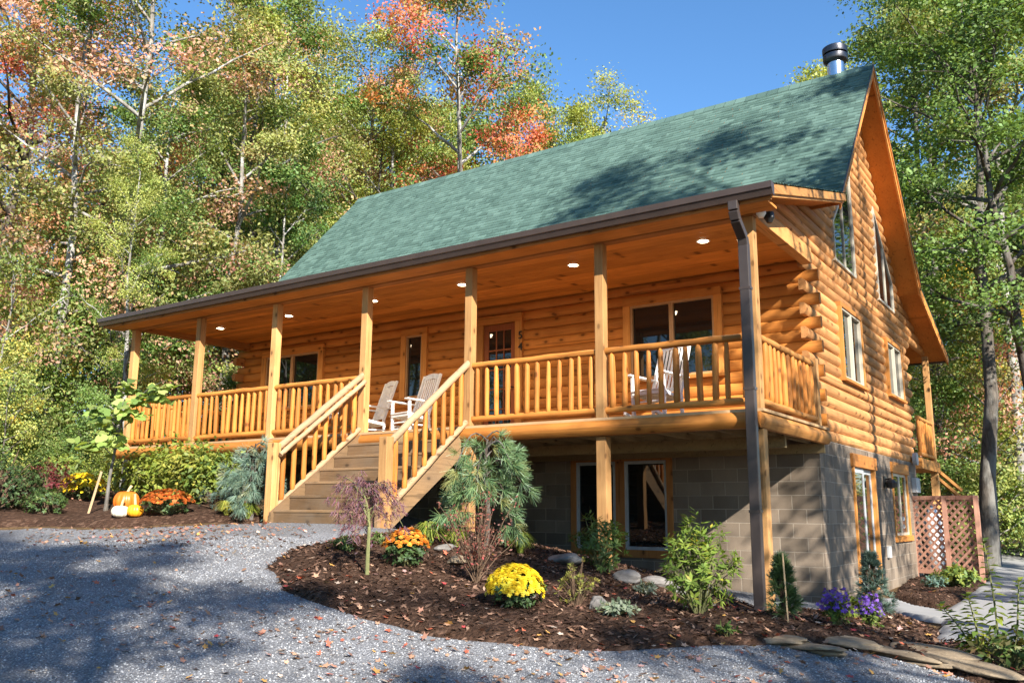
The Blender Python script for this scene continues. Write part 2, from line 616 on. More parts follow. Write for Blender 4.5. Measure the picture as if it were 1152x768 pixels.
    def build(s, name, mat, parent=None, origin=None, bevel=0.0, smooth=False, rel=False):
        """origin: the object's own place in the world; rel: vertices are already relative to the parent"""
        if origin is None:
            origin = WL[parent.name] if parent is not None else Vector((0, 0, 0))
        me = s.mesh(name, (0, 0, 0) if rel else origin)
        o = link(name, me, mat, parent, origin, smooth)
        if bevel:
            md = o.modifiers.new('bevel', 'BEVEL')
            md.width = bevel
            md.segments = 2
            md.limit_method = 'ANGLE'
            md.angle_limit = math.radians(50)
        if smooth:
            try:
                me.set_sharp_from_angle(angle=math.radians(42))
            except Exception:
                pass
        return o


def quads_mesh(name, V, F=None, tone=None, per=4):
    """V: (n*per,3) array of polygons with `per` corners; tone: (n,3) colour of each polygon"""
    n = len(V) // per
    me = bpy.data.meshes.new(name)
    me.vertices.add(len(V))
    me.vertices.foreach_set('co', V.astype(np.float32).ravel())
    me.loops.add(n * per)
    me.loops.foreach_set('vertex_index', np.arange(n * per, dtype=np.int32))
    me.polygons.add(n)
    me.polygons.foreach_set('loop_start', np.arange(0, n * per, per, dtype=np.int32))
    me.update(calc_edges=True)
    if tone is not None:
        a = me.attributes.new('tone', 'FLOAT_COLOR', 'FACE')
        a.data.foreach_set('color', np.concatenate([tone, np.ones((n, 1))], 1).astype(np.float32).ravel())
    return me


def unit(a):
    return a / np.maximum(np.linalg.norm(a, axis=-1, keepdims=True), 1e-9)


def leaf_quads(P, nrm, L, Wd, rs, fold=.25):
    """pointed leaves: P centres (n,3), nrm normals, L length (n,), Wd width factor"""
    n = len(P)
    a = unit(np.cross(nrm, rs.normal(size=(n, 3))))
    b = np.cross(nrm, a)
    L = np.broadcast_to(L, (n,))[:, None]
    up = unit(nrm)
    q = np.stack([P - a * L * .5, P + b * L * Wd * .5 + up * L * fold * .3 - a * L * .06, P + a * L * .5,
                  P - b * L * Wd * .5 + up * L * fold * .3 - a * L * .06], 1)
    return q.reshape(-1, 3)


def pick(pal, n, rs, var=.18):
    """pal: list of (weight, rgb)"""
    w = np.array([p[0] for p in pal], float)
    c = np.array([p[1] for p in pal], float)
    k = rs.choice(len(pal), size=n, p=w / w.sum())
    return c[k] * (1 + rs.normal(0, var, size=(n, 1))).clip(.5, 1.6)

# ------------------------------------------------------------------ the log cabin
D, WR = 2.81, 10.15                 # front and rear wall planes (Y)
XL, XR = -12.95, -.07               # side wall planes (X)
YR, ZR, PIT = 6.5, 7.25, 1.107      # ridge and main pitch
ZB = -.14                           # underside of the logs
house = empty('log_cabin', (-6.5, 6.5, ZB), 'honey coloured log cabin with green shingle roof and long covered front porch', 'log cabin')
CH = .1805                          # course height


def log_courses(spans_at, z0, z1, place, bulge=.055, rows=7):
    """log siding: spans_at(z) gives the solid intervals at that height; place(u, out, z) -> point"""
    mb = MB()
    n = int(round((z1 - z0) / CH))
    for k in range(n):
        za = z0 + k * CH
        mid = spans_at(za + CH * .5, k)
        for j in range(len(mid)):
            st = len(mb.v)
            prof = []
            for r in range(rows):
                t = r / (rows - 1)
                z = za + .004 + t * (CH - .008)
                o = bulge * (1 - abs(2 * t - 1) ** 2.6)
                sp = spans_at(z, k)
                u0, u1 = sp[j] if len(sp) == len(mid) else mid[j]
                if u1 < u0:
                    u0 = u1 = (u0 + u1) / 2
                prof.append((u0, u1, o, z))
            # wavering along the length
            segs = max(2, int((mid[j][1] - mid[j][0]) / 1.2))
            for u0, u1, o, z in prof:
                for s in range(segs + 1):
                    u = u0 + (u1 - u0) * s / segs
                    wob = .0035 * math.sin(u * 2.1 + k * 1.7) + .003 * math.sin(u * 5.3 + k)
                    mb.v.append(place(u, o + wob * (o > .001), z))
            w = segs + 1
            for r in range(rows - 1):
                for s in range(segs):
                    a = st + r * w + s
                    mb.f.append((a, a + 1, a + w + 1, a + w))
            # flat back at out = -.03 to close the ends
            bk = len(mb.v)
            for u0, u1, o, z in (prof[0], prof[-1]):
                for u in (u0, u1):
                    mb.v.append(place(u, -.06, z))
            mb.f.append(tuple([st + r * w for r in range(rows)] + [bk + 2, bk]))
            mb.f.append(tuple([st + r * w + segs for r in range(rows)][::-1] + [bk + 1, bk + 3]))
            mb.f.append((bk, bk + 1, bk + 3, bk + 2))
            mb.f.append(tuple(st + s for s in range(w)) + (bk + 1, bk))
            mb.f.append(tuple(st + (rows - 1) * w + s for s in range(w))[::-1] + (bk + 2, bk + 3))
    return mb


def cut(span, holes):
    out = [span]
    for a, b in holes:
        nw = []
        for s, e in out:
            if b <= s or a >= e:
                nw.append((s, e))
            else:
                if a > s:
                    nw.append((s, a))
                if b < e:
                    nw.append((b, e))
        out = nw
    return [q for q in out if q[1] - q[0] > .02]


# openings: outer edges of the casings (a little hidden under the casing)
FRONT = [(-3.13, -1.45, .90, 2.28), (-6.19, -5.2, -.2, 2.28), (-8.05, -7.42, .9, 2.28), (-12.18, -10.27, .9, 2.28)]
GABLE = [(4.40, 5.82, .95, 2.2), (7.90, 9.32, 1.1, 2.2)]
TRAP_A = (4.42, 5.84, 2.93, 3.62, 4.92)      # y0, y1, z bottom, z at y0, z at y1
TRAP_B = (13 - 5.3, 13 - 3.88, 2.93, 4.85, 3.55)


def trap_iv(tr, z):
    y0, y1, zb, za, zc = tr
    if z <= zb or z >= max(za, zc):
        return None
    yc = y0 + (z - za) / (zc - za) * (y1 - y0)
    if zc > za:
        return (max(y0, yc), y1)
    return (y0, min(y1, yc))


def front_spans(z, k):
    hs = [(a, b) for a, b, za, zb in FRONT if za < z < zb]
    e = .13 if k % 2 else -.03
    return cut((XL - e, XR + e), hs)


walls = log_courses(front_spans, ZB, ZB + 15 * CH, lambda u, o, z: (u, D + .02 - o, z), .034)
walls.build('front_wall', 'log_x', house, smooth=True)


def roof_under_main(y):
    return ZR - .17 - PIT * abs(y - YR)


def gable_y0(z, k):
    if z < 2.57:
        return D - (.24 if k % 2 == 0 else -.02)
    yp = -.45 + (z - 2.46) / .281               # porch roof underside
    ym = YR - (ZR - .17 - z) / PIT
    return max(yp, 0.0) if yp < 3.15 else ym


def gable_spans(z, k):
    y0 = gable_y0(z, k)
    if z < 2.57:
        y1 = WR + (.33 if k % 2 == 0 else -.02)
    else:
        y1 = 13 - y0 if z > 2.57 else WR
    hs = [(a, b) for a, b, za, zb in GABLE if za < z < zb]
    for tr in (TRAP_A, TRAP_B):
        iv = trap_iv(tr, z)
        if iv:
            hs.append(iv)
    if y1 - y0 < .05:
        return []
    return cut((y0, y1), hs)


g = log_courses(gable_spans, ZB, ZB + 39 * CH, lambda u, o, z: (XR - .04 + o, u, z), .045)
g.build('gable_wall', 'log_y', house, smooth=True)
g = log_courses(lambda z, k: [(gable_y0(z, k), 13 - gable_y0(z, k))] if gable_y0(z, k) < 6.4 else [], ZB, ZB + 39 * CH,
                lambda u, o, z: (XL + .04 - o, u, z), .065)
g.build('far_gable_wall', 'log_y', house, smooth=True)
MB().box((XL + .12, D + .10, ZB), (XR - .26, D + .13, 2.6)).build('inner_wall', 'beam', house)
MB().prism([(D + .14, ZB), (WR - .12, ZB), (WR - .12, 2.9), (YR, ZR - .45), (D + .14, 2.9)], 'x', XR - .25, XR - .22).build('inner_wall', 'beam', house)
bw = MB().box((XL + .05, WR - .1, ZB), (XR - .05, WR, 2.55))
bw.build('rear_wall', 'log_x', house)

# foundation
fm = MB()
BF = (-4.09, -2.44, -1.80, -.38)      # front basement window


def pieces(mb, u0, u1, z0, z1, holes, fn):
    us = sorted({u0, u1, *[h[0] for h in holes], *[h[1] for h in holes]})
    for a, b in zip(us[:-1], us[1:]):
        segs = [(z0, z1)]
        for h in holes:
            if h[0] <= (a + b) / 2 <= h[1]:
                segs = [q for s, e in segs for q in ((s, min(e, h[2])), (max(s, h[3]), e)) if q[1] - q[0] > .01]
        for s, e in segs:
            fn(mb, a, b, s, e)


pieces(fm, XL, XR + .0, -3.2, ZB + .004, [(BF[0], BF[1], BF[2], BF[3])], lambda mb, a, b, s, e: mb.box((a, D - .01, s), (b, D + .19, e)))
fm.build('foundation_front', 'block_x', house)
fm = MB()
pieces(fm, D + .19, WR, -3.2, ZB + .004, [(4.68, 6.12, -2.42, -.45), (7.68, 9.02, -1.6, -.42)],
       lambda mb, a, b, s, e: mb.box((XR - .2, a, s), (XR + .002, b, e)))
fm.build('foundation_side', 'block_y', house)
MB().box((XL, D + .19, -3.2), (XL + .2, WR, ZB)).build('foundation_far_side', 'block_y', house)
MB().box((XL, D + .2, ZB - .1), (XR - .21, WR - .11, ZB - .02)).build('inner_floor', 'treated', house)


# ---- windows and doors
def window(name, plane, u0, u1, z0, z1, face, n=2, cas=.10, sash=.045, mat='stain', sill=True, sashmat='tanframe', out=.04, label=None):
    """a cased window lying in the wall plane; n panes side by side"""
    def P(u, o, z):
        return (u, face - o, z) if plane == 'y' else (face + o, u, z)

    def bx(mb, ua, ub, za, zb, oa, ob):
        a, b = P(ua, oa, za), P(ub, ob, zb)
        mb.box(tuple(map(min, a, b)), tuple(map(max, a, b)))
    hz = mat + ('_x' if plane == 'y' else '_y')
    w = MB().ring(P, u0, u1, z0, z1 - cas, cas, -.06, out, 0.0001, .012).build(name, mat + '_z', house, bevel=.003)
    if label:
        w['label'] = label
    c = MB()
    bx(c, u0 - .0, u1 + .0, z1 - cas, z1, -.06, out + .004)
    c.build('head_casing', hz, w, bevel=.004)
    if sill:
        c = MB()
        bx(c, u0 - .03, u1 + .03, z0 - .05, z0, -.06, out + .03)
        c.build('sill', hz, w, bevel=.005)
    wid = (u1 - u0 - 2 * cas) / n
    for i in range(n):
        a = u0 + cas + i * wid
        b = a + wid
        MB().ring(P, a + .001, b - .001, z0 + .012, z1 - cas - .001, sash, -.055, out - .018).build('sash', sashmat, w)
        p = MB()
        bx(p, a + sash - .01, b - sash + .01, z0 + sash - .01, z1 - cas - sash + .01, -.05, -.03)
        p.build('pane', 'glass', w)
    return w


window('window', 'y', -3.15, -1.43, .93, 2.31, D - .02, 2, .13, .035, label='double window behind the rocking chair at the near end')
window('window', 'y', -8.07, -7.4, .96, 2.33, D - .02, 1, .13, .03, label='tall narrow single window')
window('window', 'y', -12.2, -10.25, .96, 2.29, D - .02, 2, .14, .04, label='double window at the far end of the porch')
window('gable_window', 'x', 4.38, 5.84, .955, 2.215, XR + .015, 2, .075, .03, sashmat='vinyl')
window('gable_window', 'x', 7.88, 9.34, 1.1, 2.215, XR + .015, 2, .075, .03, sashmat='vinyl')


def trap_window(tr):
    y0, y1, zb, za, zc = tr
    X0, X1 = XR - .06, XR + .018
    fw = .045

    def zt(y):
        return za + (y - y0) / (y1 - y0) * (zc - za)
    c = MB()
    c.prism([(y0, zb), (y0 + fw, zb), (y0 + fw, zt(y0 + fw)), (y0, zt(y0))], 'x', X0, X1)
    c.prism([(y1 - fw, zb), (y1, zb), (y1, zt(y1)), (y1 - fw, zt(y1 - fw))], 'x', X0, X1)
    c.prism([(y0 + fw, zb), (y1 - fw, zb), (y1 - fw, zb + fw), (y0 + fw, zb + fw)], 'x', X0, X1 - .003)
    a, b = y0 + fw, y1 - fw
    c.prism([(a, zt(a) - fw * 1.4), (b, zt(b) - fw * 1.4), (b, zt(b)), (a, zt(a))], 'x', X0, X1 - .003)
    ym = (y0 + y1) / 2
    c.prism([(ym - .02, zb + fw), (ym + .02, zb + fw), (ym + .02, zt(ym + .02) - fw * 1.4), (ym - .02, zt(ym - .02) - fw * 1.4)], 'x', X0, X1 - .006)
    w = c.build('raked_window', 'vinyl', house)
    for s, e in ((a, ym - .02), (ym + .02, b)):
        MB().prism([(s - .005, zb + fw - .005), (e + .005, zb + fw - .005), (e + .005, zt(e) - fw * 1.35), (s - .005, zt(s) - fw * 1.35)], 'x', XR - .03, XR - .01).build('pane', 'glass', w)


trap_window(TRAP_A)
trap_window(TRAP_B)

# front door
dcs = MB().box((-6.21, D - .06, -.0), (-6.05, D + .06, 2.2)).box((-5.33, D - .06, -.0), (-5.18, D + .06, 2.2))
door_frame = dcs.build('door_frame', 'stain_z', house, bevel=.004)
MB().box((-6.21, D - .065, 2.2), (-5.18, D + .06, 2.35)).build('head_casing', 'stain_x', door_frame, bevel=.004)
dm = MB()
dx0, dx1 = -6.05, -5.33
dm.box((dx0, D - .02, .01), (dx0 + .11, D + .03, 2.19)).box((dx1 - .11, D - .02, .01), (dx1, D + .03, 2.19))
dm.box((dx0 + .11, D - .018, .01), (dx1 - .11, D + .03, .26)).box((dx0 + .11, D - .018, 2.07), (dx1 - .11, D + .03, 2.19))
for i in (1, 2):
    x = dx0 + .11 + (dx1 - dx0 - .22) * i / 3
    dm.box((x - .012, D - .012, .26), (x + .012, D + .02, 2.07))
for i in range(1, 5):
    z = .26 + 1.81 * i / 5
    dm.box((dx0 + .11, D - .014, z - .012), (dx1 - .11, D + .02, z + .012))
door = dm.build('front_door', 'doorwood', house, bevel=.003)
MB().box((dx0 + .1, D + .003, .25), (dx1 - .1, D + .012, 2.08)).build('pane', 'glass', door)
MB().tube([(dx1 - .05, D - .02, 1.0), (dx1 - .05, D - .07, 1.0)], .012).tube([(dx1 - .05, D - .07, 1.0), (dx1 - .17, D - .075, 1.0)], .011).build('handle', 'black', door)

# house number 5 over 4 on the casing
for ch, z in (('5', 1.86), ('4', 1.65)):
    cu = bpy.data.curves.new('house_number', 'FONT')
    cu.body = ch
    cu.size = .20
    cu.extrude = .008
    cu.align_x = 'CENTER'
    cu.materials.append(MATS['black'])
    tmp = bpy.data.objects.new('house_number', cu)
    COL.objects.link(tmp)
    bpy.context.view_layer.update()
    me = bpy.data.meshes.new_from_object(tmp.evaluated_get(bpy.context.evaluated_depsgraph_get()))
    bpy.data.objects.remove(tmp)
    if not me.materials:
        me.materials.append(MATS['black'])
    o = bpy.data.objects.new('house_number', me)
    COL.objects.link(o)
    o.rotation_euler = (PI / 2, 0, 0)
    o.parent = house
    o.location = Vector((-5.2, D - .075, z)) - WL[house.name]

# basement front window, tan frame with dark panes
def PY_(u, o, z):
    return (u, D - o, z)


def PX_(u, o, z):
    return (XR + o, u, z)


bwn = MB().ring(PY_, BF[0] - .1, BF[1] + .09, BF[2] - .1, BF[3] + .12, .1, -.05, .042, .12, .12).build('basement_window', 'trim_z', house, bevel=.004)
MB().box((BF[0] + .74, D - .035, BF[2] + .02), (BF[0] + .90, D + .05, BF[3])).build('mullion', 'trim_z', bwn, bevel=.004)
for a, b in ((BF[0], BF[0] + .74), (BF[0] + .90, BF[1])):
    MB().ring(PY_, a + .001, b - .001, BF[2] + .021, BF[3] - .001, .05, -.05, .02).build('sash', 'greybox', bwn)
    MB().box((a + .04, D + .01, BF[2] + .06), (b - .04, D + .03, BF[3] - .04)).build('pane', 'glass', bwn)

# sliding basement door and side basement window in the gable end
sd = MB().ring(PX_, 4.62, 6.18, -2.42, -.45, .08, -.08, .03, .0001, .02).build('sliding_door', 'stain_z', house)
MB().box((XR - .08, 4.56, -.45), (XR + .05, 6.24, -.24)).build('head_casing', 'stain_y', sd, bevel=.005)
for a, b, o in ((4.701, 5.42, 0), (5.38, 6.099, -.035)):
    s_ = MB().ring(PX_, a, b, -2.398, -.455, .07, -.03 + o, o, .08, .1).build('sliding_panel', 'greybox', sd)
    MB().box((XR - .02 + o, a + .06, -2.31), (XR - .012 + o, b - .06, -.53)).build('pane', 'glass', s_ if False else sd)
bw2 = MB().ring(PX_, 7.62, 9.08, -1.6, -.42, .08, -.08, .02, .0001, .015).build('basement_side_window', 'stain_z', house)
MB().box((XR - .08, 7.56, -.42), (XR + .045, 9.14, -.22)).build('head_casing', 'stain_y', bw2, bevel=.005)
MB().box((XR - .08, 7.56, -1.7), (XR + .045, 9.14, -1.601)).build('sill', 'stain_y', bw2, bevel=.005)
for a, b in ((7.701, 8.36), (8.361, 8.999)):
    MB().ring(PX_, a, b, -1.584, -.421, .05, -.05, -.01).build('sash', 'vinyl', bw2)
    MB().box((XR - .035, a + .04, -1.56), (XR - .027, b - .04, -.46)).build('pane', 'glass', bw2)

# wall lamp beside the sliding door, meter boxes, hose bib box
wl = MB().box((XR + .002, 6.84, -.72), (XR + .04, 6.98, -.52)).build('wall_lamp', 'black', house)
MB().lathe([(.03, 0), (.085, .02), (.10, .10), (.06, .15), (.02, .17)], (XR + .14, 6.86, -.74), 10).tube([(XR + .03, 6.9, -.58), (XR + .14, 6.86, -.56)], .015).build('lantern', 'black', wl)
MB().lathe([(.055, 0), (.055, .1), (.03, .13)], (XR + .12, 7.05, -.70), 10).tube([(XR + .03, 6.95, -.56), (XR + .12, 7.05, -.57)], .012).build('lantern', 'black', wl)
MB().tube([(XR + .04, 9.75, -.06), (XR + .12, 9.75, -.06)], .13, 16).build('electric_meter', 'greybox', house)
MB().box((XR + .003, 9.55, -.75), (XR + .10, 9.95, -.45)).build('meter_box', 'greybox', house, bevel=.01)
MB().box((XR + .003, 6.75, -1.95), (XR + .06, 6.9, -1.75)).build('outlet_cover', 'greybox', house, bevel=.008)

# ---- main roof
X0, X1 = -13.09, .36
SL = math.hypot(1, PIT)


def slab(y_in, z_in, y_out, z_out, x0, x1, th):
    return MB().prism([(y_in, z_in), (y_out, z_out), (y_out, z_out - th), (y_in, z_in - th)], 'x', x0, x1)


yE = 3.21
zE = ZR - PIT * (YR - yE)
rf = MB()
rf.prism([(YR, ZR - .02), (yE, zE - .02), (yE, zE - .17), (YR, ZR - .17)], 'x', X0, X1 - .03)
rf.prism([(YR, ZR - .02), (13 - yE, zE - .02), (13 - yE, zE - .17), (YR, ZR - .17)], 'x', X0, X1 - .03)
roof = rf.build('roof', 'soffit', house)


def shingles(y0, z0, y1, z1, x0, x1, rs, exp=.118, gap=None):
    """rows of overlapping tabs running down from (y0,z0) to (y1,z1)"""
    d = np.array([0, y1 - y0, z1 - z0])
    L = np.linalg.norm(d)
    d /= L
    nrm = np.array([0, -abs(d[2]), abs(d[1])]) if y1 < y0 else np.array([0, abs(d[2]), abs(d[1])])
    org = np.array([0, y0, z0])
    rows = int(math.ceil(L / exp))
    V = []
    for r in range(rows):
        s0, s1 = r * exp, min((r + 1) * exp, L) + .004
        x = x0 - rs.rand() * .2
        while x < x1:
            w = rs.choice([.09, .12, .15, .19, .24])
            a, b = max(x, x0), min(x + w, x1)
            x += w
            if b - a < .01:
                continue
            th = rs.choice([.008, .011, .017])
            e1 = s1 + rs.uniform(-.004, .004)
            t0, t1 = .001, th

            def P(xx, s, t):
                q = org + d * s + nrm * t
                return (xx, q[1], q[2])
            A, B, C_, E_ = P(a, s0 - .01, t0), P(b, s0 - .01, t0), P(b, e1, t1), P(a, e1, t1)
            V += [A, B, C_, E_]
            V += [E_, C_, P(b, e1, -.004), P(a, e1, -.004)]
    return np.array(V)


def shingle_part(V, name, parent):
    me = quads_mesh(name, V - np.array(WL[parent.name]))
    import bmesh
    bm = bmesh.new()
    bm.from_mesh(me)
    bmesh.ops.remove_doubles(bm, verts=bm.verts, dist=1e-5)
    bm.to_mesh(me)
    bm.free()
    return link(name, me, 'shingle', parent, WL[parent.name])


def shingle_islands(V):
    """each tab keeps its own island: shift every tab by a hair so that neighbours do not merge"""
    n = len(V) // 8
    V = V.copy().reshape(n, 8, 3)
    V[:, :, 0] += (np.arange(n) % 2)[:, None] * 4e-4
    V[:, :, 1] += (np.arange(n) % 5)[:, None] * 5e-5
    return V.reshape(-1, 3)


shingle_part(shingle_islands(shingles(YR, ZR, yE, zE, X0 - .01, X1 + .02, RS)), 'shingles', roof)
MB().prism([(YR, ZR + .0), (13 - yE, zE + .0), (13 - yE, zE - .018), (YR, ZR - .018)], 'x', X0 - .01, X1 + .02).build('rear_shingles', 'shingle', roof)
rc = MB()
for i in range(60):
    a = X0 - .02 + i * .2245
    for s in (-1, 1):
        rc.prism([(YR, ZR + .028), (YR + s * .15, ZR + .028 - .15 * PIT), (YR + s * .15, ZR + .016 - .15 * PIT), (YR, ZR + .016)], 'x', a, a + .236)
rc.build('ridge_cap', 'shingle', roof)
for x0, x1 in ((X1 - .03, X1 + .005), (X0 - .005, X0 + .03)):
    fb = MB()
    for s in (-1, 1):
        yo = YR + s * (YR - yE)
        fb.prism([(YR, ZR - .019), (yo, zE - .019), (yo, zE - .24), (YR, ZR - .24)], 'x', x0, x1)
    fb.build('rake_board', 'stain_y', roof)
fb = MB()
for s in (-1, 1):
    yo = YR + s * (YR - yE)
    fb.prism([(YR, ZR - .0185), (yo, zE - .0185), (yo, zE - .105), (YR, ZR - .105)], 'x', X1 + .006, X1 + .026)
fb.build('rake_trim', 'stain_y', roof)
fb = MB()
for s in (-1, 1):
    yo = YR + s * (YR - yE)
    fb.prism([(YR, ZR + .018), (yo, zE + .018), (yo, zE - .018), (YR, ZR - .018)], 'x', X1 + .021, X1 + .034)
fb.build('drip_edge', 'gutter', roof)

# ---- flue
FL0 = (-.33, 6.62, 6.93)
fl = MB().lathe([(.16, -.35), (.16, .62)], FL0, 24).build('flue_pipe', 'steel', house, smooth=True)
MB().lathe([(.17, .60), (.225, .64), (.235, .66), (.235, .76), (.215, .77)], FL0, 24).lathe([(.17, .77), (.17, .80)], FL0, 20).lathe([(.235, .80), (.24, .83), (.24, .92), (.20, .95), (.08, .985), (.01, .99)], FL0, 24).build('flue_cap', 'capsteel', fl, smooth=True)
MB().lathe([(.27, -.30), (.215, -.02), (.20, .0), (.165, .03)], FL0, 20).build('flashing', 'gutter', fl, smooth=True)

# ---- porch roof
PX0, PX1 = -13.2, .45
PY, PZ, PP = -.45, 2.57, .2815
ye, ze_ = 3.15, PZ + (3.15 - PY) * PP
pr = MB().prism([(PY, PZ - .012), (ye, ze_ - .012), (ye, ze_ - .11), (PY, PZ - .11)], 'x', PX0, PX1 - .02)
proof = pr.build('porch_roof', 'soffit', house)
shingle_part(shingle_islands(shingles(ye, ze_, PY - .03, PZ - .03 * PP, PX0, PX1 + .01, RS)), 'porch_shingles', proof)
MB().box((PX0 + .01, PY - .025, PZ - .20), (PX1 - .02, PY, PZ - .02)).build('eave_fascia', 'beam', proof)
MB().prism([(PY - .02, PZ - .02), (ye, ze_ - .014), (ye, ze_ - .125), (PY - .02, PZ - .135)], 'x', PX1 - .02, PX1 + .008).build('end_fascia', 'beam_y', proof, bevel=.003)
MB().prism([(PY + .05, PZ - .10), (ye - .02, ze_ - .108), (ye - .02, ze_ - .155), (PY + .05, PZ - .15)], 'x', PX1 - .07, PX1 - .021).build('end_trim', 'beam_y', proof)
MB().prism([(PY - .02, PZ - .02), (ye, ze_ - .014), (ye, ze_ - .19), (PY - .02, PZ - .20)], 'x', PX0, PX0 + .025).build('end_fascia', 'beam_y', proof)
# soffit between gutter and beam
MB().box((PX0 + .03, PY + .001, PZ - .19), (PX1 - .08, -.075, PZ - .16)).build('eave_soffit', 'stain_x', proof)
# ceiling
cl = MB()
yy = .07
while yy < D - .04:
    y2 = min(yy + .165, D - .03)
    z_a, z_b = 2.44 + (yy - .07) * .0387, 2.44 + (y2 - .07) * .0387
    cut_ = random.uniform(-10, -3)
    for xa, xb in ((XL + .15, cut_), (cut_ + .002, XR - .05)):
        cl.prism([(yy + .002, z_a), (y2 - .002, z_b), (y2 - .002, z_b + .02), (yy + .002, z_a + .02)], 'x', xa, xb)
    yy = y2 + 1e-4
cl.build('porch_ceiling', 'ceiling', proof)
MB().prism([(.07, 2.463), (D - .03, 2.569), (D - .03, 2.58), (.07, 2.475)], 'x', XL + .15, XR - .05).build('ceiling_backing', 'beam', proof)
# gutter: K profile
gp = [(-.476, 2.55), (-.476, 2.42), (-.50, 2.405), (-.545, 2.405), (-.56, 2.44), (-.575, 2.47), (-.59, 2.48), (-.595, 2.555), (-.58, 2.555), (-.578, 2.49), (-.56, 2.48), (-.54, 2.425), (-.505, 2.418), (-.484, 2.43), (-.484, 2.55)]
gt = MB()
gt.prism(gp, 'x', PX0 - .02, PX1 + .02)
gt.prism([(-.478, 2.55), (-.478, 2.42), (-.50, 2.406), (-.545, 2.406), (-.56, 2.44), (-.575, 2.47), (-.592, 2.48), (-.594, 2.553)], 'x', PX1 + .021, PX1 + .026)
gt.prism([(-.478, 2.55), (-.478, 2.42), (-.50, 2.406), (-.545, 2.406), (-.56, 2.44), (-.575, 2.47), (-.592, 2.48), (-.594, 2.553)], 'x', PX0 - .026, PX0 - .021)
gutter = gt.build('gutter', 'gutter', proof)
sx = .0
sp = MB()
pts = [(sx, -.53, 2.41), (sx, -.53, 2.30), (sx, -.48, 2.20), (sx, -.26, 2.04), (sx, -.225, 1.94)]
for a, b in zip(pts[:-1], pts[1:]):
    sp.bar(a, b, .115, .085, (0, 1, .001) if abs(b[1] - a[1]) < .02 else (0, 0, 1))
gzp = gz(-.03, -.1)
sp.box((sx - .062, -.27, gzp - .05), (sx + .058, -.183, 1.97))
sp.bar((sx, -.225, gzp + .12), (sx + .02, -.45, gzp + .02), .11, .08)
dsp = sp.build('downspout', 'spout', house, bevel=.008)
for z in (1.4, .2, -1.2):
    MB().box((sx - .07, -.274, z), (sx + .066, -.179, z + .03)).build('strap', 'gutter', dsp)

# ---- beam, posts, deck
PXS = [-12.75, -10.655, -8.52, -6.365, -4.26, -2.075, 0.0]
bm_ = MB().box((-12.85, -.072, 2.36), (.075, .072, 2.44)).box((-12.85, -.07, 2.44), (.072, .07, 2.56))
bm_.build('porch_beam', 'beam', house, bevel=.006)
MB().box((-.075, .073, 2.37), (.07, D - .33, 2.60)).build('end_beam', 'beam_y', house, bevel=.006)
MB().box((-12.82, .073, 2.37), (-12.68, D - .03, 2.60)).build('end_beam', 'beam_y', house, bevel=.006)
for k, x in enumerate(PXS):
    w = .065
    MB().box((x - w, -w, -.0), (x + w, w, 2.36)).build('porch_post', 'post', house, origin=(x, 0, 0), bevel=.008)
    if k >= 3:
        w = .072
        z0 = gz(x, 0) - .2
        MB().box((x - w, -w + .02, z0), (x + w, w + .02, -.235)).build('support_post', 'post', house, origin=(x, 0, z0), bevel=.008)
dk = MB()
y = -.10
while y < D - .04:
    dk.box((-12.86, y, -.035), (.10, min(y + .138, D - .04), -.0))
    y += .144
deck = dk.build('deck', 'deck_x', house)
rm = MB()
rp = [(-.065 - .06 * math.sin(PI * t / 8) - .05, -.228 + .19 * t / 8) for t in range(9)]
rm.prism([(.0, -.036), (.0, -.228)] + [(a, b) for a, b in rp], 'x', -12.88, .06)
rm.build('rim_log', 'rail_x', deck, smooth=True)
rm = MB()
rp = [(.07 + .05 * math.sin(PI * t / 8), -.228 + .19 * t / 8) for t in range(9)]
rm.prism([(.0, -.036), (.0, -.228)] + rp, 'y', -.10, D - .02)
rm.build('rim_log', 'rail_y', deck, smooth=True)
rm = MB()
rm.box((-12.88, -.1, -.228), (-12.80, D - .02, -.036))
rm.build('rim_log', 'rail_y', deck)
for i in range(32):
    x = -12.6 + i * .4
    MB().box((x - .02, .02, -.21), (x + .02, D - .02, -.037)).build('joist', 'treated', deck, origin=(x, .02, -.12))
MB().box((-12.8, 1.3, -.36), (-.1, 1.38, -.212)).build('girder', 'treated', deck)
MB().box((-12.8, D - .085, -.35), (.02, D - .02, -.212)).build('ledger', 'treated', deck)

# baluster meshes, shared by all railings
balus = []
for i in range(5):
    b = MB()
    rs = random.Random(i)
    r = [.020, .036, .040, .039, .041, .037, .034, .012]
    z = [0, .03, .10, .28, .45, .62, .70, .755]
    b.lathe([(r[j] * rs.uniform(.93, 1.07), z[j]) for j in range(8)], (0, 0, 0), 9, sq=(1, rs.uniform(.9, 1.1)))
    me = b.mesh('baluster')
    me.materials.append(MATS['rail_z'])
    me.polygons.foreach_set('use_smooth', [True] * len(me.polygons))
    balus.append(me)


def wobble_log(p, q, r, seed):
    p, q = Vector(p), Vector(q)
    rs = random.Random(seed)
    n = 9
    return [p.lerp(q, i / (n - 1)) + Vector((rs.uniform(-.004, .004), rs.uniform(-.004, .004), rs.uniform(-.006, .006))) for i in range(n)], [r * rs.uniform(.93, 1.06) for i in range(n)]


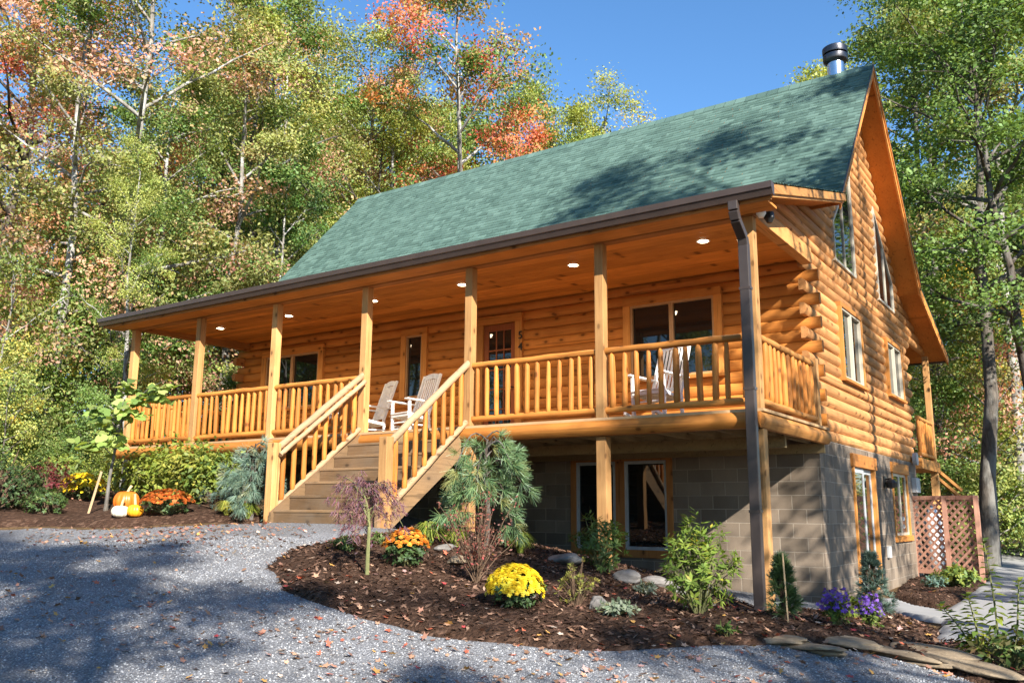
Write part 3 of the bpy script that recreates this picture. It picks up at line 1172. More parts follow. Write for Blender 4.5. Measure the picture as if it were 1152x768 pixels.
def railing(name, p, q, n, axis, seed, slope=False):
    p, q = Vector(p), Vector(q)
    mb = MB()
    a, r = wobble_log(p + Vector((0, 0, .885)), q + Vector((0, 0, .885)), .045, seed)
    mb.tube(a, r, 10)
    rl = mb.build(name, 'rail_' + axis, house, smooth=True)
    mb = MB()
    a, r = wobble_log(p + Vector((0, 0, .105)), q + Vector((0, 0, .105)), .044, seed + 50)
    mb.tube(a, r, 10)
    mb.build('bottom_rail', 'rail_' + axis, rl, smooth=True)
    rs = random.Random(seed)
    for i in range(n):
        t = (i + .55 + rs.uniform(-.13, .13)) / (n + .1)
        c = p.lerp(q, t) + Vector((0, 0, .115))
        o = link('baluster', rs.choice(balus), None, rl, c)
        o.rotation_euler = (rs.uniform(-.015, .015), rs.uniform(-.015, .015), rs.uniform(0, 6))
        o.scale = (rs.uniform(.84, 1.12),) * 2 + (rs.uniform(.985, 1.015),)
    return rl


for k in (0, 1, 2, 4, 5):
    railing('railing', (PXS[k] + .06, 0, 0), (PXS[k + 1] - .06, 0, 0), 12 if k != 5 else 11, 'x', k)
railing('railing', (0, .06, 0), (0, D - .38, 0), 13, 'y', 21)
railing('railing', (-12.75, .06, 0), (-12.75, D - .2, 0), 13, 'y', 22)
MB().box((-.06, D - .40, -.0), (.06, D - .28, .97)).build('half_post', 'post', house, origin=(0, D - .34, 0), bevel=.008)

# recessed porch lights, all lit
for px, py in ((791, 271), (645, 298), (520, 320), (325, 355), (248, 369), (420, 338)):
    d = ray(px, py)
    best = None
    for t in np.arange(6, 22, .01):
        P = CAM + d * t
        if P[2] > 2.44 + (P[1] - .07) * .105 / (D - .1):
            best = P
            break
    zc = 2.44 + (best[1] - .07) * .105 / (D - .1)
    rl = MB().tube([(best[0], best[1], zc - .006), (best[0], best[1], zc + .02)], .095, 20).build('recessed_light', 'white', house)
    MB().tube([(best[0], best[1], zc - .010), (best[0], best[1], zc - .0065)], .068, 20).build('lamp', 'lamp', rl)
    pl = bpy.data.lights.new('porch_lamp', 'SPOT')
    pl.energy = 38
    pl.color = (1, .74, .45)
    pl.spot_size = math.radians(165)
    pl.spot_blend = .6
    pl.shadow_soft_size = .06
    po = bpy.data.objects.new('porch_lamp', pl)
    COL.objects.link(po)
    po.location = (best[0], best[1], zc - .02)

# security light under the porch roof corner
sl = MB().box((.071, .05, 2.40), (.11, .19, 2.50)).build('security_light', 'white', house, bevel=.006)
MB().lathe([(.03, 0), (.06, .05), (.06, .07)], (.16, -.02, 2.33), 12).tube([(.10, .10, 2.44), (.16, -.02, 2.40)], .016).build('lamp_head', 'bulb', sl)
MB().lathe([(.03, 0), (.065, .06), (.06, .13)], (.17, .26, 2.34), 12).tube([(.10, .14, 2.44), (.17, .26, 2.43)], .016).build('lamp_head', 'black', sl)

# ---- front stairs
SX0, SX1 = -6.27, -4.36
prof_ = [(-.13, -.05), (-.13, -.5), (-1.78, -1.66)]
for i in range(6, -1, -1):
    yt = -.125 - .275 * i
    prof_ += [(yt + .023, -.2 * i - .25 if i < 6 else -1.45), (yt + .023, -.2 * i - .045)] if i else []
stairs = MB().prism(prof_, 'x', SX0 + .9, SX0 + .95).build('front_stairs', 'treated', house)
for x in (SX0 - .035, SX1 + .035):
    MB().prism([(-.125, -.04), (-.125, -.45), (-1.82, -1.62), (-1.82, -1.24)], 'x', x - .024, x + .024).build('stringer', 'stringer', stairs, origin=(x, -.5, -.8))
for i in range(7):
    yt = -.125 - .275 * i
    zt = -.2 * i
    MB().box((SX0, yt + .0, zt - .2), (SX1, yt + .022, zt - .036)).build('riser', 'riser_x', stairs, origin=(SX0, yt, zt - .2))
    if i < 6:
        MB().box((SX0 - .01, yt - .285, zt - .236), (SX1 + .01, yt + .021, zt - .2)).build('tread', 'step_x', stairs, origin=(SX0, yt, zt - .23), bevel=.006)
for x, px, xx in ((-6.43, -6.365, -1), (-4.30, -4.26, 1)):
    zb = gz(x, -1.7) - .15
    w = .068
    mb = MB()
    a, r = wobble_log((x, -1.66, -.36), (px, -.03, .93), .05, 5)
    mb.tube(a, r, 10)
    if xx < 0:
        a, r = wobble_log((x + .13, -1.70, -.44), (px + .11, -.10, .80), .036, 6)
        mb.tube(a, r, 10)
    sr = mb.build('stair_railing', 'grey_rail', house, smooth=True)
    MB().box((x - w, -1.70 - w, zb), (x + w, -1.70 + w, -.27)).build('newel_post', 'post', sr, origin=(x, -1.7, zb), bevel=.008)
    mb = MB()
    a, r = wobble_log((x, -1.66, -1.20), (px, -.07, .06), .044, 7)
    mb.tube(a, r, 10)
    mb.build('bottom_rail', 'grey_rail', sr, smooth=True)
    for i in range(8):
        t = (i + .7) / 8.4
        c = Vector((x, -1.66, -1.17)).lerp(Vector((px, -.07, .10)), t)
        o = link('baluster', random.choice(balus), None, sr, c + Vector((0, 0, -.02)))
        o.scale = (.95, .95, 1.08)

# ---- rear porch, its stairs and roof
yb, zb = 13 - 3.21, ZR - PIT * (YR - 3.21)
rp2 = MB().prism([(yb - .05, zb + .01), (13.0, 2.57), (13.0, 2.46), (yb - .05, zb - .12)], 'x', -13.1, X1 - .03)
rpo = rp2.build('rear_porch_roof', 'soffit', house)
MB().prism([(yb - .05, zb + .025), (13.02, 2.585), (13.02, 2.571), (yb - .05, zb + .011)], 'x', -13.1, X1 + .01).build('shingles', 'shingle', rpo)
MB().prism([(yb - .05, zb + .005), (13.0, 2.565), (13.0, 2.36), (yb - .05, zb - .21)], 'x', X1 - .03, X1 + .005).build('rake_board', 'stain_y', rpo)
MB().box((-13.1, 13.0, 2.42), (X1, 13.12, 2.56)).build('gutter', 'gutter', rpo)
for x in (-.05, -3.0, -6.0):
    MB().box((x - .065, 12.3, 0), (x + .065, 12.43, 2.5)).build('porch_post', 'post', house, origin=(x, 12.3, 0), bevel=.006)
    z0 = gz(x, 12.36) - .2
    MB().box((x - .08, 12.28, z0), (x + .08, 12.44, -.235)).build('support_post', 'post', house, origin=(x, 12.3, z0), bevel=.006)
MB().box((-12.9, WR, -.23), (.0, 12.45, 0)).build('rear_deck', 'rail_y', house)
MB().box((.0, WR + .02, -.23), (.06, 12.5, -.01)).build('rim_log', 'rail_y', house)
railing('railing', (-.03, WR + .4, 0), (-.03, 12.3, 0), 10, 'y', 31)
rs_ = MB()
for k in (0, .12):
    rs_.bar((-.15, 12.7, -.05 - k * 1.6), (.36, 13.3, -.62 - k * 1.6), .06, .07)
rs_.build('rear_stair_rail', 'rail_y', house)

# ------------------------------------------------------------------ ground sheets
def vnoise(x, y, s, seed=0):
    """cheap smooth noise"""
    rs = np.random.RandomState(seed)
    o = 0
    for k in range(6):
        a = rs.rand() * 6.28
        f = s * rs.uniform(.6, 1.7)
        o = o + np.sin((x * math.cos(a) + y * math.sin(a)) * f + rs.rand() * 6.28)
    return o / 6


def grid_mesh(name, xs, ys, zf, keep=None):
    X, Y = np.meshgrid(xs, ys)
    Z = zf(X, Y)
    nx, ny = len(xs), len(ys)
    i = np.arange(nx * ny).reshape(ny, nx)
    F = np.stack([i[:-1, :-1], i[:-1, 1:], i[1:, 1:], i[1:, :-1]], -1).reshape(-1, 4)
    if keep is not None:
        kp = keep(X, Y).ravel()
        F = F[kp[F].all(1)]
    used = np.unique(F)
    rm_ = -np.ones(nx * ny, int)
    rm_[used] = np.arange(len(used))
    V = np.stack([X.ravel(), Y.ravel(), Z.ravel()], 1)[used]
    F = rm_[F]
    me = bpy.data.meshes.new(name)
    me.vertices.add(len(V))
    me.vertices.foreach_set('co', V.astype(np.float32).ravel())
    me.loops.add(F.size)
    me.loops.foreach_set('vertex_index', F.ravel().astype(np.int32))
    me.polygons.add(len(F))
    me.polygons.foreach_set('loop_start', np.arange(0, F.size, 4, dtype=np.int32))
    me.update(calc_edges=True)
    me.polygons.foreach_set('use_smooth', [True] * len(F))
    return me


def pxpoly(pts):
    return np.array([tuple(at(*p)[:2]) for p in pts])


def sdist(poly, X, Y):
    """signed distance to a polygon, positive inside"""
    sh = X.shape
    P = np.stack([X.ravel(), Y.ravel()], 1)
    d = np.full(len(P), 1e9)
    ins = np.zeros(len(P), bool)
    n = len(poly)
    for i in range(n):
        a, b = poly[i], poly[(i + 1) % n]
        ab = b - a
        t = np.clip(((P - a) @ ab) / max(ab @ ab, 1e-9), 0, 1)
        d = np.minimum(d, np.linalg.norm(P - a - t[:, None] * ab, axis=1))
        c = ((a[1] > P[:, 1]) != (b[1] > P[:, 1]))
        xi = (b[0] - a[0]) * (P[:, 1] - a[1]) / (b[1] - a[1] + 1e-12) + a[0]
        ins ^= c & (P[:, 0] < xi)
    return np.where(ins, d, -d).reshape(sh)


def sheet(name, mat, poly, step, lift, bump=0.0, edge=.14, seed=1, wav=.06):
    lo, hi = poly.min(0) - .5, poly.max(0) + .5
    xs, ys = np.arange(lo[0], hi[0], step), np.arange(lo[1], hi[1], step)

    def zf(X, Y):
        d = sdist(poly, X, Y) + wav * vnoise(X, Y, 5.0, seed)
        t = np.clip((d + edge) / (2 * edge), 0, 1)
        t = t * t * (3 - 2 * t)
        return ground(X, Y) - .05 + (lift + .05) * t + bump * vnoise(X, Y, 7, seed + 3) * t + bump * .6 * vnoise(X, Y, 19, seed + 4) * t
    me = grid_mesh(name, xs, ys, zf, lambda X, Y: sdist(poly, X, Y) > -.3)
    o = link(name, me, mat)
    tag(o, kind='structure')
    return o, zf


gxs = np.concatenate([np.linspace(-160, -32, 40), np.arange(-31, 12, .5), np.linspace(13, 120, 30)])
gys = np.concatenate([np.linspace(-120, -31, 26), np.arange(-30, 30, .5), np.linspace(31, 170, 40)])
tag(link('forest_floor', grid_mesh('forest_floor', gxs, gys, lambda X, Y: ground(X, Y) - .02 + .03 * vnoise(X, Y, 2.2, 5)), 'forest'), kind='structure')

drive = np.concatenate([pxpoly([(-140, 601), (0, 597), (60, 595), (150, 596), (297, 590)]), np.array([(-6.4, -1.45), (-4.35, -1.45)]),
                        pxpoly([(470, 606), (440, 640), (600, 700), (900, 724), (1000, 742), (1080, 764), (1150, 790)]),
                        np.array([(4.2, -5), (9, -9), (9, -22), (-4, -24), (-18, -14), (-19, -7)])])
_, drive_z = sheet('driveway', 'gravel', drive, .16, .03, .006, .1, 2, .05)
fnd = np.array([(-12.6, .9), (-6.6, .6), (-6.4, -.1), (-4.4, -.1), (-2.4, .45), (-.6, -.15), (.35, .2), (.8, 1.6), (.5, 3.2), (-12.6, 3.2)])
sheet('drainage_gravel', 'gravel2', fnd, .12, .035, .008, .1, 6, .04)
bedA = np.concatenate([pxpoly([(452, 602), (410, 606), (372, 611), (326, 625), (297, 643), (318, 668), (400, 699), (480, 721), (560, 732), (700, 739), (850, 731), (915, 727), (990, 733), (1062, 728), (1052, 712), (1010, 692), (960, 688), (905, 690), (862, 692), (800, 668), (740, 648), (640, 624), (600, 613), (540, 602), (490, 598)])])
_, bedA_z = sheet('mulch_bed', 'mulch', bedA, .07, .085, .022, .16, 9, .07)
bedB = pxpoly([(-120, 596), (0, 592), (60, 590), (150, 591), (297, 586), (300, 576), (262, 570), (205, 566), (150, 560), (70, 552), (0, 548), (-120, 556)])
_, bedB_z = sheet('mulch_bed', 'mulch', bedB, .10, .07, .02, .16, 12, .08)
bedC = pxpoly([(1005, 672), (1030, 680), (1062, 684), (1088, 672), (1112, 660), (1108, 640), (1030, 640)])
_, bedC_z = sheet('mulch_bed', 'mulch', bedC, .07, .08, .02, .1, 15, .04)
bedD = pxpoly([(1000, 736), (1062, 727), (1120, 735), (1200, 745), (1260, 800), (1100, 772), (1060, 757)])
_, bedD_z = sheet('mulch_bed', 'mulch', bedD, .06, .07, .02, .1, 18, .04)
walk = pxpoly([(985, 676), (1012, 693), (1064, 700), (1052, 722), (1092, 732), (1190, 745), (1240, 690), (1190, 618), (1118, 620), (1113, 650), (1088, 672), (1062, 690), (1030, 684), (1008, 676)])
sheet('concrete_walk', 'concrete', walk, .08, .05, .0, .03, 21, .0)


def bed_zv(X, Y):
    z = ground(X, Y) - .02
    for poly, zf in ((bedA, bedA_z), (bedB, bedB_z), (bedC, bedC_z), (bedD, bedD_z), (drive, drive_z)):
        k = sdist(poly, X, Y) > -.12
        if k.any():
            z = np.where(k, np.maximum(z, zf(X, Y)), z)
    return z


def spot(px, py):
    """the point of the finished ground seen at this spot of the photograph"""
    p = at(px, py)
    d = ray(px, py)
    t0 = (p.x - CAM[0]) / d[0]
    ts = np.arange(max(2, t0 - 3.0), t0 + .6, .02)
    P = CAM[None] + d[None] * ts[:, None]
    z = bed_zv(P[:, 0][None], P[:, 1][None])[0]
    h = P[:, 2] - z
    k = int(np.argmax(h < 0)) if (h < 0).any() else len(ts) - 1
    return Vector((P[k, 0], P[k, 1], z[k]))


# ------------------------------------------------------------------ loose litter on the ground (nobody could count it)
def scatter(poly, zf, n, rs):
    lo, hi = poly.min(0), poly.max(0)
    P = rs.uniform(lo, hi, size=(n, 2))
    d = sdist(poly, P[:, 0], P[:, 1])
    P = P[d > -.05]
    return P, zf(P[:, 0][None], P[:, 1][None])[0]


def star_leaves(P, rs, size, curl=.3):
    """lobed fallen leaves, each one polygon of ten corners"""
    n = len(P)
    k = 10
    t = np.linspace(0, 2 * PI, k, endpoint=False)
    r = np.where(np.arange(k) % 2 == 0, 1.0, .52)[None] * rs.uniform(.75, 1.2, (n, k))
    a = rs.uniform(0, 2 * PI, (n, 1))
    L = (rs.uniform(.6, 1.25, (n, 1)) * size)
    x = r * np.cos(t + a) * L * .5
    y = r * np.sin(t + a) * L * .5 * rs.uniform(.55, 1, (n, 1))
    tilt = rs.normal(0, curl, (n, 2, 1))
    z = x * tilt[:, 0] + y * tilt[:, 1] + rs.uniform(.0, .5, (n, 1)) * (x ** 2 + y ** 2) / L
    z = z - z.min(1, keepdims=True) + .006
    V = np.stack([P[:, 0:1] + x, P[:, 1:2] + y, P[:, 2:3] + z], -1)
    return V.reshape(-1, 3), k


LIT = [(3, (.30, .15, .10)), (3, (.22, .12, .07)), (2, (.42, .24, .15)), (1.2, (.40, .10, .05)), (.35, (.38, .05, .05)), (1, (.50, .27, .07)), (.7, (.42, .33, .26)), (.5, (.38, .22, .20))]
rs = np.random.RandomState(3)
near = np.array([(-14, -3), (-4, -1.4), (1, -2), (3, -3), (3, -8.5), (-12, -8.5)])
Pd, zd = scatter(near, drive_z, 22000, rs)
dens = vnoise(Pd[:, 0], Pd[:, 1], 1.1, 31)
m_ = (rs.rand(len(Pd)) < np.clip(.22 + dens * 1.25, .03, 1)) & (sdist(drive, Pd[:, 0], Pd[:, 1]) > 0) & (sdist(bedA, Pd[:, 0], Pd[:, 1]) < .05)
Pd, zd = Pd[m_], zd[m_]
V, k = star_leaves(np.concatenate([Pd, zd[:, None]], 1), rs, .058)
tag(link('fallen_leaves', quads_mesh('fallen_leaves', V, tone=pick(LIT, len(Pd), rs), per=k), 'litter'), 'dry autumn leaves strewn over the grey gravel driveway', 'fallen leaves', kind='stuff')
allP = []
for poly, zf, n in ((bedA, bedA_z, 3000), (bedB, bedB_z, 7000), (bedC, bedC_z, 160), (bedD, bedD_z, 120)):
    P, z = scatter(poly, zf, n, rs)
    allP.append(np.concatenate([P, z[:, None]], 1))
# a drift of leaves along the lower edge of the bed
P, z = scatter(bedA, bedA_z, 9000, rs)
q = np.abs(sdist(bedA, P[:, 0], P[:, 1])) < .16
q &= (P[:, 1] < -2.2)
allP.append(np.concatenate([P, z[:, None]], 1)[q][:700])
allP = np.concatenate(allP)
V, k = star_leaves(allP, rs, .066)
tag(link('fallen_leaves', quads_mesh('fallen_leaves', V, tone=pick(LIT, len(allP), rs), per=k), 'litter'), 'fallen leaves lying on the dark bark mulch beds', 'fallen leaves', kind='stuff')
# bark chips
CHIP = [(3, (.055, .030, .020)), (3, (.095, .052, .034)), (1.5, (.16, .095, .065)), (1, (.028, .018, .013)), (.5, (.26, .17, .12))]
allP = []
for poly, zf, n in ((bedA, bedA_z, 26000), (bedB, bedB_z, 14000), (bedC, bedC_z, 1500), (bedD, bedD_z, 1500)):
    P, z = scatter(poly, zf, n, rs)
    allP.append(np.concatenate([P, z[:, None] + .004], 1))
allP = np.concatenate(allP)
n = len(allP)
nr = unit(np.stack([rs.normal(0, .45, n), rs.normal(0, .45, n), np.ones(n)], 1))
V = leaf_quads(allP + np.array([0, 0, .006]), nr, rs.uniform(.025, .085, n), .38, rs, .2)
tag(link('bark_chips', quads_mesh('bark_chips', V, tone=pick(CHIP, n, rs)), 'chip'), 'loose brown bark chips covering the planting beds', 'bark mulch', kind='stuff')
# pebbles of the driveway
P, z = scatter(np.array([(-5, -3), (-1, -2.6), (2.6, -2.6), (3, -8), (-6, -8), (-9, -5)]), drive_z, 60000, rs)
q = (sdist(drive, P[:, 0], P[:, 1]) > 0) & (sdist(bedA, P[:, 0], P[:, 1]) < 0)
P, z = P[q], z[q]
n = len(P)
c3 = np.concatenate([P, z[:, None]], 1)
s_ = rs.uniform(.004, .0095, (n, 1))
a_ = rs.uniform(0, 6.28, (n, 1))
cor = [c3 + s_ * np.concatenate([np.cos(a_ + t * 1.57) * rs.uniform(.7, 1.2, (n, 1)), np.sin(a_ + t * 1.57) * rs.uniform(.7, 1.2, (n, 1)), np.full((n, 1), -.2)], 1) for t in range(4)]
tops = [c3 + (q_ - c3) * rs.uniform(.35, .7, (n, 1)) + s_ * np.array([0, 0, 1.0]) * rs.uniform(.5, .9, (n, 1)) for q_ in cor]
V = np.concatenate([np.stack([tops[0], tops[1], tops[2], tops[3]], 1)] + [np.stack([cor[i], cor[(i + 1) % 4], tops[(i + 1) % 4], tops[i]], 1) for i in range(4)], 0).reshape(-1, 3)
tn = pick([(3, (.29, .297, .315)), (2, (.20, .207, .225)), (.7, (.35, .355, .365)), (.6, (.30, .27, .245))], n, rs)
tag(link('gravel_stones', quads_mesh('gravel_stones', V, tone=np.concatenate([tn] * 5)), 'chip'), 'small grey blue stones of the gravel driveway', 'gravel', kind='stuff')


# ------------------------------------------------------------------ stones
def stone(name, p, sx, sy, sz, rz, mat, label, cat, group=None, seed=0, flat=False):
    import bmesh
    bm = bmesh.new()
    bmesh.ops.create_icosphere(bm, subdivisions=4, radius=1)
    rs = np.random.RandomState(seed)
    F = rs.normal(size=(7, 3)) * np.array([1.4, 1.4, 1.6, 2.2, 3.5, 5.5, 8])[:, None]
    AM = np.array([1, 1, .9, .8, .6, .4, .3])
    ph = rs.rand(7) * 6.28
    for v in bm.verts:
        c = np.array(v.co)
        k = 1 + .09 * (AM * np.sin(F @ c + ph)).sum()
        if flat:
            c[2] = math.copysign(min(abs(c[2]), .55), c[2])
        v.co = Vector(c * k)
        v.co.x *= sx
        v.co.y *= sy
        v.co.z *= sz
    me = bpy.data.meshes.new(name)
    bm.to_mesh(me)
    bm.free()
    o = link(name, me, mat, None, Vector(p) + Vector((0, 0, sz * .22)), True)
    o.rotation_euler = (rs.uniform(-.08, .08), rs.uniform(-.08, .08), rz)
    return tag(o, label, cat, group)


STONES = [((633, 632), .26, .18, .085, 'rock', 'pale grey flat boulder left of the leafy shrub by the support post'),
          ((704, 653), .15, .12, .085, 'rock', 'rounded grey rock just right of the leafy shrub by the support post'),
          ((742, 657), .20, .13, .07, 'rock', 'grey rock in the middle of the stone edge behind the bed'),
          ((772, 668), .28, .14, .07, 'rock', 'long low grey rock beside the bright green shrub'),
          ((592, 671), .11, .08, .075, 'rock', 'small brown grey rock beside the yellow chrysanthemum'),
          ((672, 683), .10, .07, .085, 'rock', 'small upright rock half hidden behind the heather plant'),
          ((503, 617), .18, .10, .04, 'rock', 'flat pale stone among the sedges under the weeping pine'),
          ((515, 632), .20, .11, .05, 'flag', 'flat buff stone right of the orange chrysanthemum')]
for i, (p, a, b, c, mt, lb) in enumerate(STONES):
    stone('boulder', spot(*p), a, b, c, -.4 + i * .35, mt, lb, 'rock', 'stones edging the planting bed', 40 + i)
FL = [((905, 727), .42, .20, 'leftmost buff flagstone at the edge of the gravel'), ((878, 722), .26, .16, 'small buff flagstone behind the leftmost one'),
      ((945, 722), .40, .17, 'buff flagstone below the purple asters'), ((992, 733), .52, .17, 'long buff flagstone left of the leafy lily stems'),
      ((1042, 731), .44, .20, 'broad pale flagstone beside the concrete walk'), ((1030, 747), .55, .15, 'long grey flagstone along the driveway edge'),
      ((1085, 747), .40, .18, 'buff flagstone at the foot of the leafy lily stems'), ((925, 733), .18, .12, 'smallest rounded flagstone on the gravel edge')]
for i, (p, a, b, lb) in enumerate(FL):
    stone('flagstone', spot(*p), a * .9, b * .85, .034, -.55 + .12 * (i % 3), 'flag', lb, 'flagstone', 'flagstones edging the driveway', 70 + i, True)
p = at(1119, 609)
st = MB().box((-.45, -.22, -.05), (.45, .22, .27)).build('stone_step', 'flag', None, origin=p, bevel=.03, rel=True)
tag(st, 'pale rough stone block step beside the concrete walk', 'stone step')
st.rotation_euler = (0, 0, -.2)


# ------------------------------------------------------------------ porch furniture
def rocking_chair(loc, rz, label):
    r = empty('rocking_chair', loc, label, 'rocking chair', 'white rocking chairs on the porch', rz)
    r.scale = (.97, .97, .97)
    # local: seat faces -Y
    def add(mb, name, bevel=.004, smooth=False):
        me = mb.mesh(name)
        o = link(name, me, 'white', r, WL[r.name], smooth)
        if bevel:
            md = o.modifiers.new('bevel', 'BEVEL')
            md.width = bevel
            md.segments = 2
        return o
    for s in (-1, 1):
        x = s * .27
        pts = [(x, -.44 + .92 * t / 10, .02 + .16 * (t / 10 - .5) ** 2 * 2.2) for t in range(11)]
        mb = MB()
        for a, b in zip(pts[:-1], pts[1:]):
            mb.bar(a, b, .035, .045)
        add(mb, 'rocker', 0)
        add(MB().bar((x, -.24, .05), (x, -.26, .64), .045, .045, (0, 1, 0)), 'front_leg')
        add(MB().bar((x * .94, .18, .04), (x * .94, .15, .42), .04, .045, (0, 1, 0)).bar((x * .94, .15, .40), (x * .92, .40, 1.16), .04, .045, (0, 1, 0)), 'back_post')
        add(MB().bar((x * 1.05, -.34, .655), (x * 1.02, .27, .625), .10, .022), 'armrest')
    st = MB()
    for k in range(9):
        y = -.27 + .055 * k
        st.bar((-.27, y, .425 - .012 * k), (.27, y, .425 - .012 * k), .05, .018)
    st.bar((-.27, -.265, .40), (.27, -.265, .40), .03, .07).bar((-.27, .15, .33), (.27, .15, .33), .03, .06)
    st.bar((-.262, -.26, .395), (-.262, .16, .33), .025, .05).bar((.262, -.26, .395), (.262, .16, .33), .025, .05)
    add(st, 'seat')
    bk = MB()
    for k in range(7):
        x = -.19 + .38 * k / 6
        bk.bar((x, .185, .46), (x, .385, 1.08), .036, .014, (0, 1, 0))
    bk.bar((-.25, .185, .47), (.25, .185, .47), .03, .06)
    add(bk, 'back_slats')
    cr = MB()
    n = 8
    for k in range(n):
        a = -.25 + .5 * k / n
        b = -.25 + .5 * (k + 1) / n
        h = lambda q: .045 * math.cos(q * PI / .55)
        cr.bar((a, .392, 1.095 + h(a)), (b, .392, 1.095 + h(b)), .03, .09)
    add(cr, 'crest_rail')
    sp_ = MB()
    for z in (.16, .27):
        sp_.bar((-.27, -.245, z), (.27, -.245, z), .022, .022)
    for s in (-1, 1):
        sp_.bar((s * .265, -.24, .22), (s * .258, .17, .22), .022, .022)
    add(sp_, 'stretcher', 0)
    return r


rocking_chair((-7.62, 1.50, .0), math.radians(-24), 'white rocking chair half hidden behind the post at the top of the stairs')
rocking_chair((-6.36, 1.2, .0), math.radians(-16), 'white rocking chair in full view below the tall narrow window')
rocking_chair((-1.62, .80, .0), math.radians(-14), 'white rocking chair behind the near railing, in front of the double window')


def side_table(loc, w, h, mat, label):
    r = empty('side_table', loc, label, 'side table')
    top = MB()
    for k in range(4):
        y = -w / 2 + w * k / 4
        top.box((-w / 2, y + .004, h - .022), (w / 2, y + w / 4 - .004, h))
    o = link('table_top', top.mesh('table_top'), mat, r, WL[r.name])
    for sx_ in (-1, 1):
        for sy_ in (-1, 1):
            link('leg', MB().bar((sx_ * w * .40, sy_ * w * .36, h - .02), (sx_ * w * .5, sy_ * w * .46, 0), .032, .032, (0, 1, 0)).mesh('leg'), mat, r, WL[r.name])
    link('apron', MB().bar((-w * .42, -w * .37, h - .05), (w * .42, -w * .37, h - .05), .02, .05).bar((-w * .42, w * .37, h - .05), (w * .42, w * .37, h - .05), .02, .05).mesh('apron'), mat, r, WL[r.name])


side_table((-6.85, 1.55, 0), .40, .44, 'table', 'small brown wooden table between the two rocking chairs')
side_table((-7.55, .75, 0), .46, .44, 'white', 'low white table behind the porch railing left of the stairs')


# ------------------------------------------------------------------ pumpkins
def pumpkin_thing(p, r, h, mat, label, seed, lean=0.0, stemh=.09):
    prof = []
    n = 14
    for i in range(n + 1):
        t = PI * i / n
        rr = math.sin(t) ** .72 * r
        zz = h * .5 * (1 - math.cos(t))
        if i == n:
            zz -= h * .10
        if i == n - 1:
            zz -= h * .02
        prof.append((max(rr, .008), zz))
    mb = MB().lathe(prof, sides=60, lobes=11 + seed % 3, depth=.10)
    o = link('pumpkin', mb.mesh('pumpkin'), mat, None, p, True)
    tag(o, label, 'pumpkin')
    o.rotation_euler = (lean, lean * .5, seed)
    s = MB().tube([(0, 0, h * .86), (.01, 0, h * .95), (.03, .005, h * .95 + stemh * .6), (.055, .01, h * .95 + stemh)], [.035, .022, .018, .022], 7)
    link('stem', s.mesh('stem'), 'stem', o, p, True)


pumpkin_thing(spot(141, 576), .185, .31, 'pumpkin', 'largest pumpkin, deep orange, behind the two small ones', 1)
pumpkin_thing(spot(134.5, 582), .125, .17, 'pumpkin_white', 'small white pumpkin in front of the big orange one', 2, .05, .12)
pumpkin_thing(spot(151, 581.5), .112, .18, 'pumpkin_gold', 'small golden yellow pumpkin with a pale leaning stem', 3, .06, .15)


# ------------------------------------------------------------------ lattice screen and tank
la, lb_ = Vector((-.10, 9.55, 0)), Vector((1.13, 9.15, 0))
zl = -2.52
lat = empty('lattice_screen', ((la.x + lb_.x) / 2, (la.y + lb_.y) / 2, zl), 'reddish lattice privacy screen at the rear corner of the cabin', 'lattice screen')
dirl = (lb_ - la).normalized()
Ll = (lb_ - la).length
for t in (0, .52, 1.0):
    c = la.lerp(lb_, t)
    MB().bar((c.x, c.y, zl - .1), (c.x, c.y, -.82), .085, .085, (0, 1, 0)).build('post', 'lattice', lat, origin=(c.x, c.y, zl))
for z in (-.86, -2.30):
    MB().bar((la.x, la.y, z), (lb_.x, lb_.y, z), .05, .08).build('rail', 'lattice', lat, origin=(la.x, la.y, z))


def strips(u0, u1, z0, z1, s, off):
    mb = MB()
    nrm = Vector((dirl.y, -dirl.x, 0)) * off
    c = -2.0
    while c < 4:
        # line z = s*u + c' clipped to the panel
        pts = []
        k = c + (0 if s > 0 else 1.2)
        for u in (u0, u1):
            z = z0 + s * (u - u0) + k
            if z0 <= z <= z1:
                pts.append((u, z))
        for z in (z0, z1):
            u = u0 + (z - z0 - k) / s
            if u0 < u < u1:
                pts.append((u, z))
        if len(pts) >= 2:
            p, q = pts[0], pts[1]
            P = la + dirl * p[0] + nrm
            Q = la + dirl * q[0] + nrm
            if (Vector((p[0], p[1])) - Vector((q[0], q[1]))).length > .04:
                mb.bar((P.x, P.y, p[1]), (Q.x, Q.y, q[1]), .012, .042, tuple(nrm.normalized().cross(Vector((0, 0, 1)))))
        c += .155
    return mb


for u0, u1 in ((.04, Ll * .5), (Ll * .54, Ll - .04)):
    for s, off in ((1, .007), (-1, -.007)):
        strips(u0, u1, -2.28, -.9, s, off).build('lattice_strips', 'lattice', lat)
tk = MB().lathe([(.12, 0), (.19, .03), (.19, 1.15), (.17, 1.28), (.10, 1.36), (.10, 1.46), (.03, 1.47)], (.0, 0, 0), 20)
tko = link('storage_tank', tk.mesh('storage_tank'), 'tank', None, (.12, 10.55, gz(.12, 10.55)), True)
tag(tko, 'upright white tank seen through the lattice screen', 'tank')
link('valve', MB().tube([(0, 0, 1.46), (0, 0, 1.54)], .035, 8).tube([(0, 0, 1.52), (.09, 0, 1.52)], .014, 6).mesh('valve'), 'greybox', tko, WL[tko.name])

